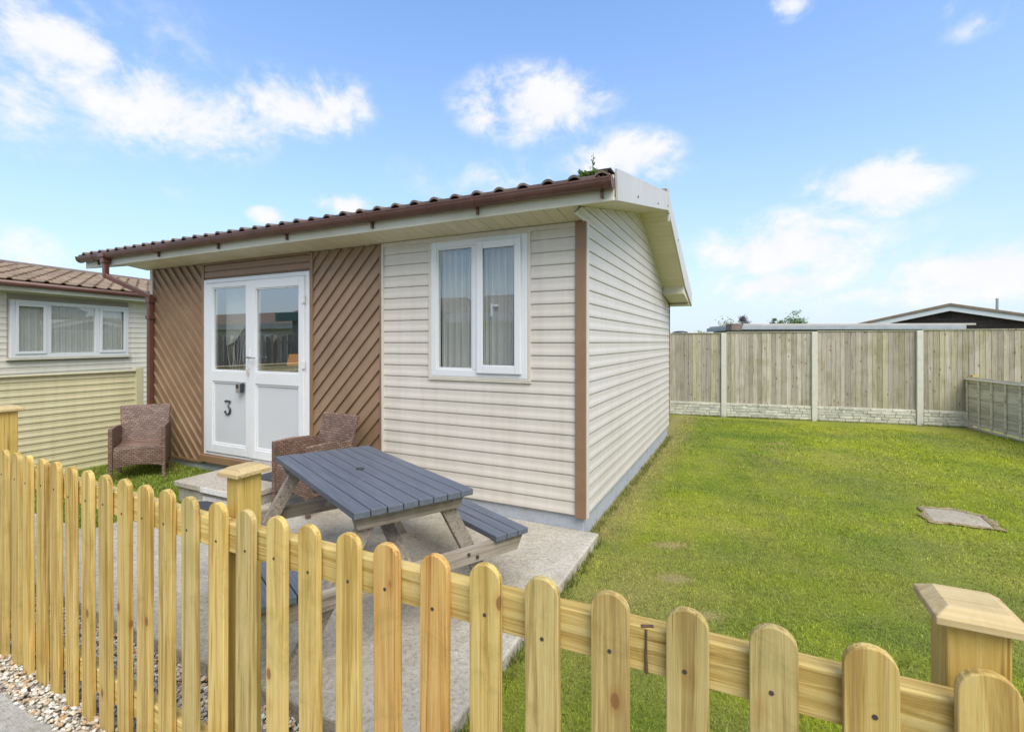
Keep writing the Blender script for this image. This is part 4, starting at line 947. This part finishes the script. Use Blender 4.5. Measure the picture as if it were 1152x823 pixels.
# ------------------------------------------------------------------ rear panel fence
FA = -math.atan2(.309, .951)
bf = empty('panel_fence', (4.6, 10.45, G), FA, 'tall weathered grey board fence with concrete posts across the garden rear', 'fence')
TOPZ = lambda x: 1.815+.0145*x/1.75*1.0
posts = [-5.25, -3.5, -1.75, 0, 1.72, 3.507, 5.26, 7.0, 8.75]
for k, x in enumerate(posts):
    m = MB(); h = TOPZ(x)+.02; m.prism([(x-.052, -.05, -.1), (x+.052, -.05, -.1), (x+.052, .05, -.1), (x-.052, .05, -.1)], (0, 0, h+.08)); m.build('post', M_CONCP, bf, bevel=.008)
rr = random.Random(21)
for a, b in zip(posts[:-1], posts[1:]):
    a += .052; b -= .052; m = MB(); x = a; gb = .30
    while x < b-.01:
        w = min(rr.uniform(.078, .10), b-x); g_ = rr.uniform(.70, 1.12); gr_ = rr.random()
        m.T = (g_, g_*(1.02 if gr_ > .8 else .985), g_*(.86 if gr_ > .8 else .95+.05*rr.random()))
        th = rr.uniform(.012, .022); zt = TOPZ(x)-rr.uniform(0, .008)
        m.prism([(x, .0, gb), (x+w+.008, .006, gb), (x+w+.008, .016, gb), (x, -th*.5+.014, gb)], (0, 0, zt-gb)); x += w
        m.v[-8:] = [(v_[0], v_[1]-.0, v_[2]) for v_ in m.v[-8:]]
    m.T = (.9, .9, .85); m.box(a, b, -.012, .024, TOPZ((a+b)/2)-.004, TOPZ((a+b)/2)+.014)
    pn = m.build('fence_panel', M_BOARD, bf)
    m = MB(); m.T = (.9, .9, .85); m.box(a, b, -.015, .03, .0, gb-.002); z = .012
    rows = 5; rh = (gb-.02)/rows
    for r_i in range(rows):
        x = a+.01; 
        while x < b-.02:
            w = min(rr.choice([.07, .12, .18, .24]), b-.01-x); g_ = rr.uniform(.8, 1.15); m.T = (g_, g_, g_*.97)
            m.box(x+.004, x+w-.004, -.015-rr.uniform(.006, .018), -.014, z+r_i*rh+.004, z+(r_i+1)*rh-.004); x += w
    m.build('gravel_board', M_STONE, bf, bevel=.004, seg=1)
# side lap panel fence on the right
SA = math.atan2(-1.28, -.36)
sf = empty('side_fence', (8.66, 9.13, G), SA, 'low weathered overlap panel fence running forward at the right boundary', 'fence')
for p0 in (0, 1.80, 3.6, 5.4):
    H_ = .925; L_ = 1.74
    m = MB(); z = .06
    while z < H_-.05:
        g_ = rr.uniform(.78, 1.1); m.T = (g_, g_, g_*.97)
        m.prism([(p0+.02, .0, z), (p0+.02, -.014, z), (p0+.02, -.004, z+.11), (p0+.02, .006, z+.11)], (L_-.04, 0, 0)); z += .088
    m.build('lap_panel', M_LAP, sf)
    m = MB(); 
    for q in range(6):
        x = p0+.0+q*(L_-.04)/5; m.box(x, x+.038, -.036, -.015, .02, H_-.022)
    m.box(p0, p0+L_, -.04, -.012, .0, .045); m.box(p0-.01, p0+L_+.01, -.05, .02, H_-.02, H_); m.build('panel_frame', M_LAP, sf, bevel=.003)
for x in (-.0, 1.77, 3.57):
    m = MB(); m.box(x-.035 if x else .03, x+.035 if x else .10, .025, .095, 0, .995); m.build('post', M_POST, sf, bevel=.004)

# ------------------------------------------------------------------ beyond the rear fence
sh = empty('shed', (10.0, 15.2, G), math.radians(-4), 'long low outbuilding with flat grey edged roof just behind the rear fence', 'outbuilding')
m = MB(); m.box(-3.0, 3.0, -1.1, 1.6, 0, 1.97); m.build('wall', pm('render_grey', (.34, .33, .30), (.42, .40, .37), 3, .9, .2), sh)
m = MB(); m.box(-3.16, 3.05, -1.30, 1.8, 1.98, 2.10); shr = m.build('roof', pm('grey_roof_edge', (.27, .30, .32), (.36, .38, .39), 4, .6, .2), sh, bevel=.01)
m = MB(); m.box(-3.10, 3.35, -1.25, 1.7, 2.101, 2.155); m.build('roof_capping', pm('tan_capping', (.40, .36, .30), (.50, .46, .40), 3, .7, .2), shr, bevel=.01)
m = MB(); m.box(-3.48, -3.161, -1.34, -.9, 1.96, 2.16); m.build('eaves_end', M_TILE, shr, bevel=.01)
gh = empty('house', (20.05, 22.0, G), math.radians(-42), 'dark boarded house with low gable and white bargeboard beyond the rear fence', 'house')
m = MB(); zA, zE_ = 3.22, 2.36; m.prism([(-3.9, 0, 0), (3.9, 0, 0), (3.9, 0, zE_), (0, 0, zA-.06), (-3.9, 0, zE_)], (0, 8, 0)); m.build('wall', M_DARK, gh)
M_DKB = pm('dark_brown_boards', (.045, .028, .025), (.075, .05, .045), 8, .7, .2)
m = MB(); z = .05
while z < 3.05:
    half = 3.9 if z+.15 < zE_ else 3.9*(zA-.02-z-.15)/(zA-zE_)
    if half > .1: m.prism([(-half, -.001, z), (-half, -.045, z), (-half, -.020, z+.145), (-half, -.001, z+.145)], (2*half, 0, 0))
    z += .15
m.build('boarding', M_DKB, gh)
m = MB(); m.box(-.35, .05, -.07, -.046, 2.72, 2.98); m.build('vent', M_DARK, gh)
m = MB()
for s in (-1, 1): m.prism([(0, -.45, zA+.02), (s*4.3, -.45, zE_-.14), (s*4.3, -.45, zE_-.36), (0, -.45, zA-.20)], (0, .05, 0))
m.build('bargeboard', M_UPVC, gh, bevel=.01)
m = MB()
for s in (-1, 1): m.prism([(0, -.50, zA+.021), (s*4.35, -.50, zE_-.145), (s*4.35, -.50, zE_-.04), (0, -.50, zA+.15)], (0, 9, 0))
m.build('roof', M_TILEN, gh, bevel=.01)
m = MB(); m.tube([(1.55, .5, 2.8), (1.55, .5, 3.55)], .05, 10); m.build('flue_pipe', M_METAL, gh)
# barrel with dark domed lid
bl_ = empty('barrel', (4.83, 13.8, G), 0, 'dark domed barrel lid just showing above the rear fence beside the chalet', 'barrel')
m = MB(); m.lathe([(.20, 0), (.24, .5), (.24, 1.3), (.21, 1.80)], 24); m.build('barrel_body', pm('dark_green_plastic', (.03, .045, .035), (.04, .06, .05), 3, .5, .1), bl_, smooth=True)
m = MB(); m.lathe([(.225, 1.80), (.235, 1.86), (.20, 1.91), (.08, 1.935)], 24); m.build('barrel_lid', M_BLACK, bl_, smooth=True)

def foliage(mb, cx, cy, cz, rx, ry, rz_, n, size, cols, seed, gap=.5):
    r = random.Random(seed); cl = [(r.gauss(0, .45), r.gauss(0, .45), r.gauss(0, .42)) for _ in range(max(5, n//70))]
    for i in range(n):
        c_ = r.choice(cl); x = c_[0]+r.gauss(0, .22); y = c_[1]+r.gauss(0, .22); z = c_[2]+r.gauss(0, .20)
        g_ = r.uniform(.7, 1.35); q = r.choice(cols); mb.T = (q[0]*g_, q[1]*g_, q[2]*g_)
        p = Vector((cx+x*rx, cy+y*ry, cz+z*rz_)); a = Vector((r.gauss(0, 1), r.gauss(0, 1), r.gauss(0, 1))).normalized(); b = a.orthogonal().normalized(); l = size*r.uniform(.6, 1.3)
        mb.add([p-a*l, p+b*l*.4, p+a*l, p-b*l*.4], [(0, 1, 2, 3)])
def tree(name, X, Y, h, crown_c, crown_r, n, size, cols, label, cat, seed, trunk_r=.08, group=None):
    t = empty(name, (X, Y, G-.06), 0, label, cat, group)
    m = MB(); m.tube([(0, 0, 0), (.03, .02, h*.4), (-.02, 0, h*.7), (0, 0, h*.92)], [trunk_r, trunk_r*.8, trunk_r*.5, trunk_r*.15], 8)
    r = random.Random(seed+1)
    for k in range(7):
        a = r.uniform(0, 6.28); z0 = h*r.uniform(.45, .8); m.tube([(0, 0, z0), (math.cos(a)*crown_r[0]*.4, math.sin(a)*crown_r[1]*.4, z0+.2*h*.5), (math.cos(a)*crown_r[0]*.75, math.sin(a)*crown_r[1]*.75, z0+.3*h*.6)], [trunk_r*.4, trunk_r*.25, trunk_r*.06], 6)
    m.build('trunk', M_BARK, t)
    m = MB(); foliage(m, 0, 0, crown_c, *crown_r, n, size, cols, seed); m.build('crown', M_LEAF, t); return t
OL = [(.30, .30, .15), (.23, .26, .11), (.36, .34, .20)]; GR = [(.14, .22, .05), (.10, .17, .04), (.20, .28, .07)]; DK = [(.06, .10, .03), (.08, .13, .04)]
tree('bush', 8.25, 18.0, 2.1, 1.84, (.80, .6, .48), 2600, .06, OL, 'grey green bush rising over the fence left of the grey roof', 'bush', 31)
tree('young_tree', 12.1, 25.0, 2.6, 2.72, (.30, .30, .36), 900, .045, [(.10, .10, .11), (.16, .15, .14)], 'thin sparse young tree poking up beside the grey roof end', 'tree', 33, .035)
tree('tree', 16.7, 30.0, 2.7, 2.72, (.42, .4, .32), 700, .07, DK+GR, 'smaller dark treetop above the grey outbuilding roof, left of the pair', 'tree', 35)
tree('tree', 18.35, 31.0, 2.9, 2.90, (.85, .6, .40), 1500, .075, GR, 'wider bright green treetop above the grey roof near the dark house', 'tree', 37)

# ------------------------------------------------------------------ across the path (seen mirrored in the glass)
hm = empty('hit_and_miss_fence', L2W(-10.0, -5.3, -.1), RZ, 'grey board fence with arched tops across the path, mirrored in the door glass', 'fence')
for p0 in (-13.4, -11.55, -9.7, -7.85, -6.0, -4.15, -2.3, -.45, 1.4, 3.25):
    m = MB()
    for k in range(15):
        x = p0+.06+k*.122; arch = .16*math.sin(PI*(k+.5)/15); g_ = rr.uniform(.6, .95); m.T = (g_, g_, g_)
        m.box(x, x+.10, -.03+(.045 if k % 2 else 0), -.012+(.045 if k % 2 else 0), .05, 1.72+arch)
    for zz in (.3, 1.0, 1.6): m.box(p0+.05, p0+1.84, -.011, .014, zz, zz+.07)
    m.build('fence_panel', M_BOARD, hm)
    m = MB(); m.box(p0-.05, p0+.05, -.05, .05, 0, 1.85); m.build('post', M_BOARD, hm)
def lodge(x0, x1, y0, y1, h, rise, wall, roofm, fasc, label, name='lodge', win=()):
    t = empty(name, L2W((x0+x1)/2, (y0+y1)/2, -.1), RZ, label, 'building'); hw, hd = (x1-x0)/2, (y1-y0)/2
    m = MB(); m.box(-hw, hw, -hd, hd, 0, h); m.build('wall', wall, t)
    m = MB(); m.prism([(-hw-.3, hd+.35, h), (-hw-.3, 0, h+rise), (-hw-.3, -hd-.35, h)], (2*hw+.6, 0, 0)); m.build('roof', roofm, t)
    m = MB(); m.box(-hw-.32, hw+.32, hd+.36, hd+.40, h-.22, h+.06); m.build('fascia', fasc, t)
    for (a, b, c0, c1) in win:
        m = MB(); frame_rect(m, a, b, c0, c1, .06, hd, hd+.04); w_ = m.build('window', M_UPVC, t)
        m = MB(); m.box(a+.05, b-.05, hd+.002, hd+.012, c0+.05, c1-.05); m.build('pane', M_GLASS, w_)
lodge(-12.5, -7.2, -11.5, -7.6, 2.55, .55, pm('grey_green_wall', (.34, .38, .33), (.40, .43, .38), 2, .8, .1), M_TILE, pm('green_fascia', (.10, .20, .14), (.13, .24, .17), 2, .5, .1), 'grey lodge with green fascia across the path, mirrored in the right door pane', win=((.3, 1.3, 1.1, 2.2), (-1.8, -.9, 1.1, 2.2)))
lodge(-30, -16.5, -17, -12.5, 2.5, .8, M_SIDN, M_TILEN, M_FASC, 'long cream bungalow across the path, mirrored in the door glass', 'bungalow', win=((2, 3.6, 1.0, 2.1), (-3, -1, 1.0, 2.1)))
lodge(-6.6, 1.6, -13, -8.8, 2.45, .8, M_SIDN, M_TILE, M_UPVC, 'cream bungalow across the path, mirrored in the twin casement window', 'bungalow', win=((1.8, 3.2, 1.0, 2.1), (-2.4, -1.2, 1.0, 2.1)))
print('blades', _n1, _n2)
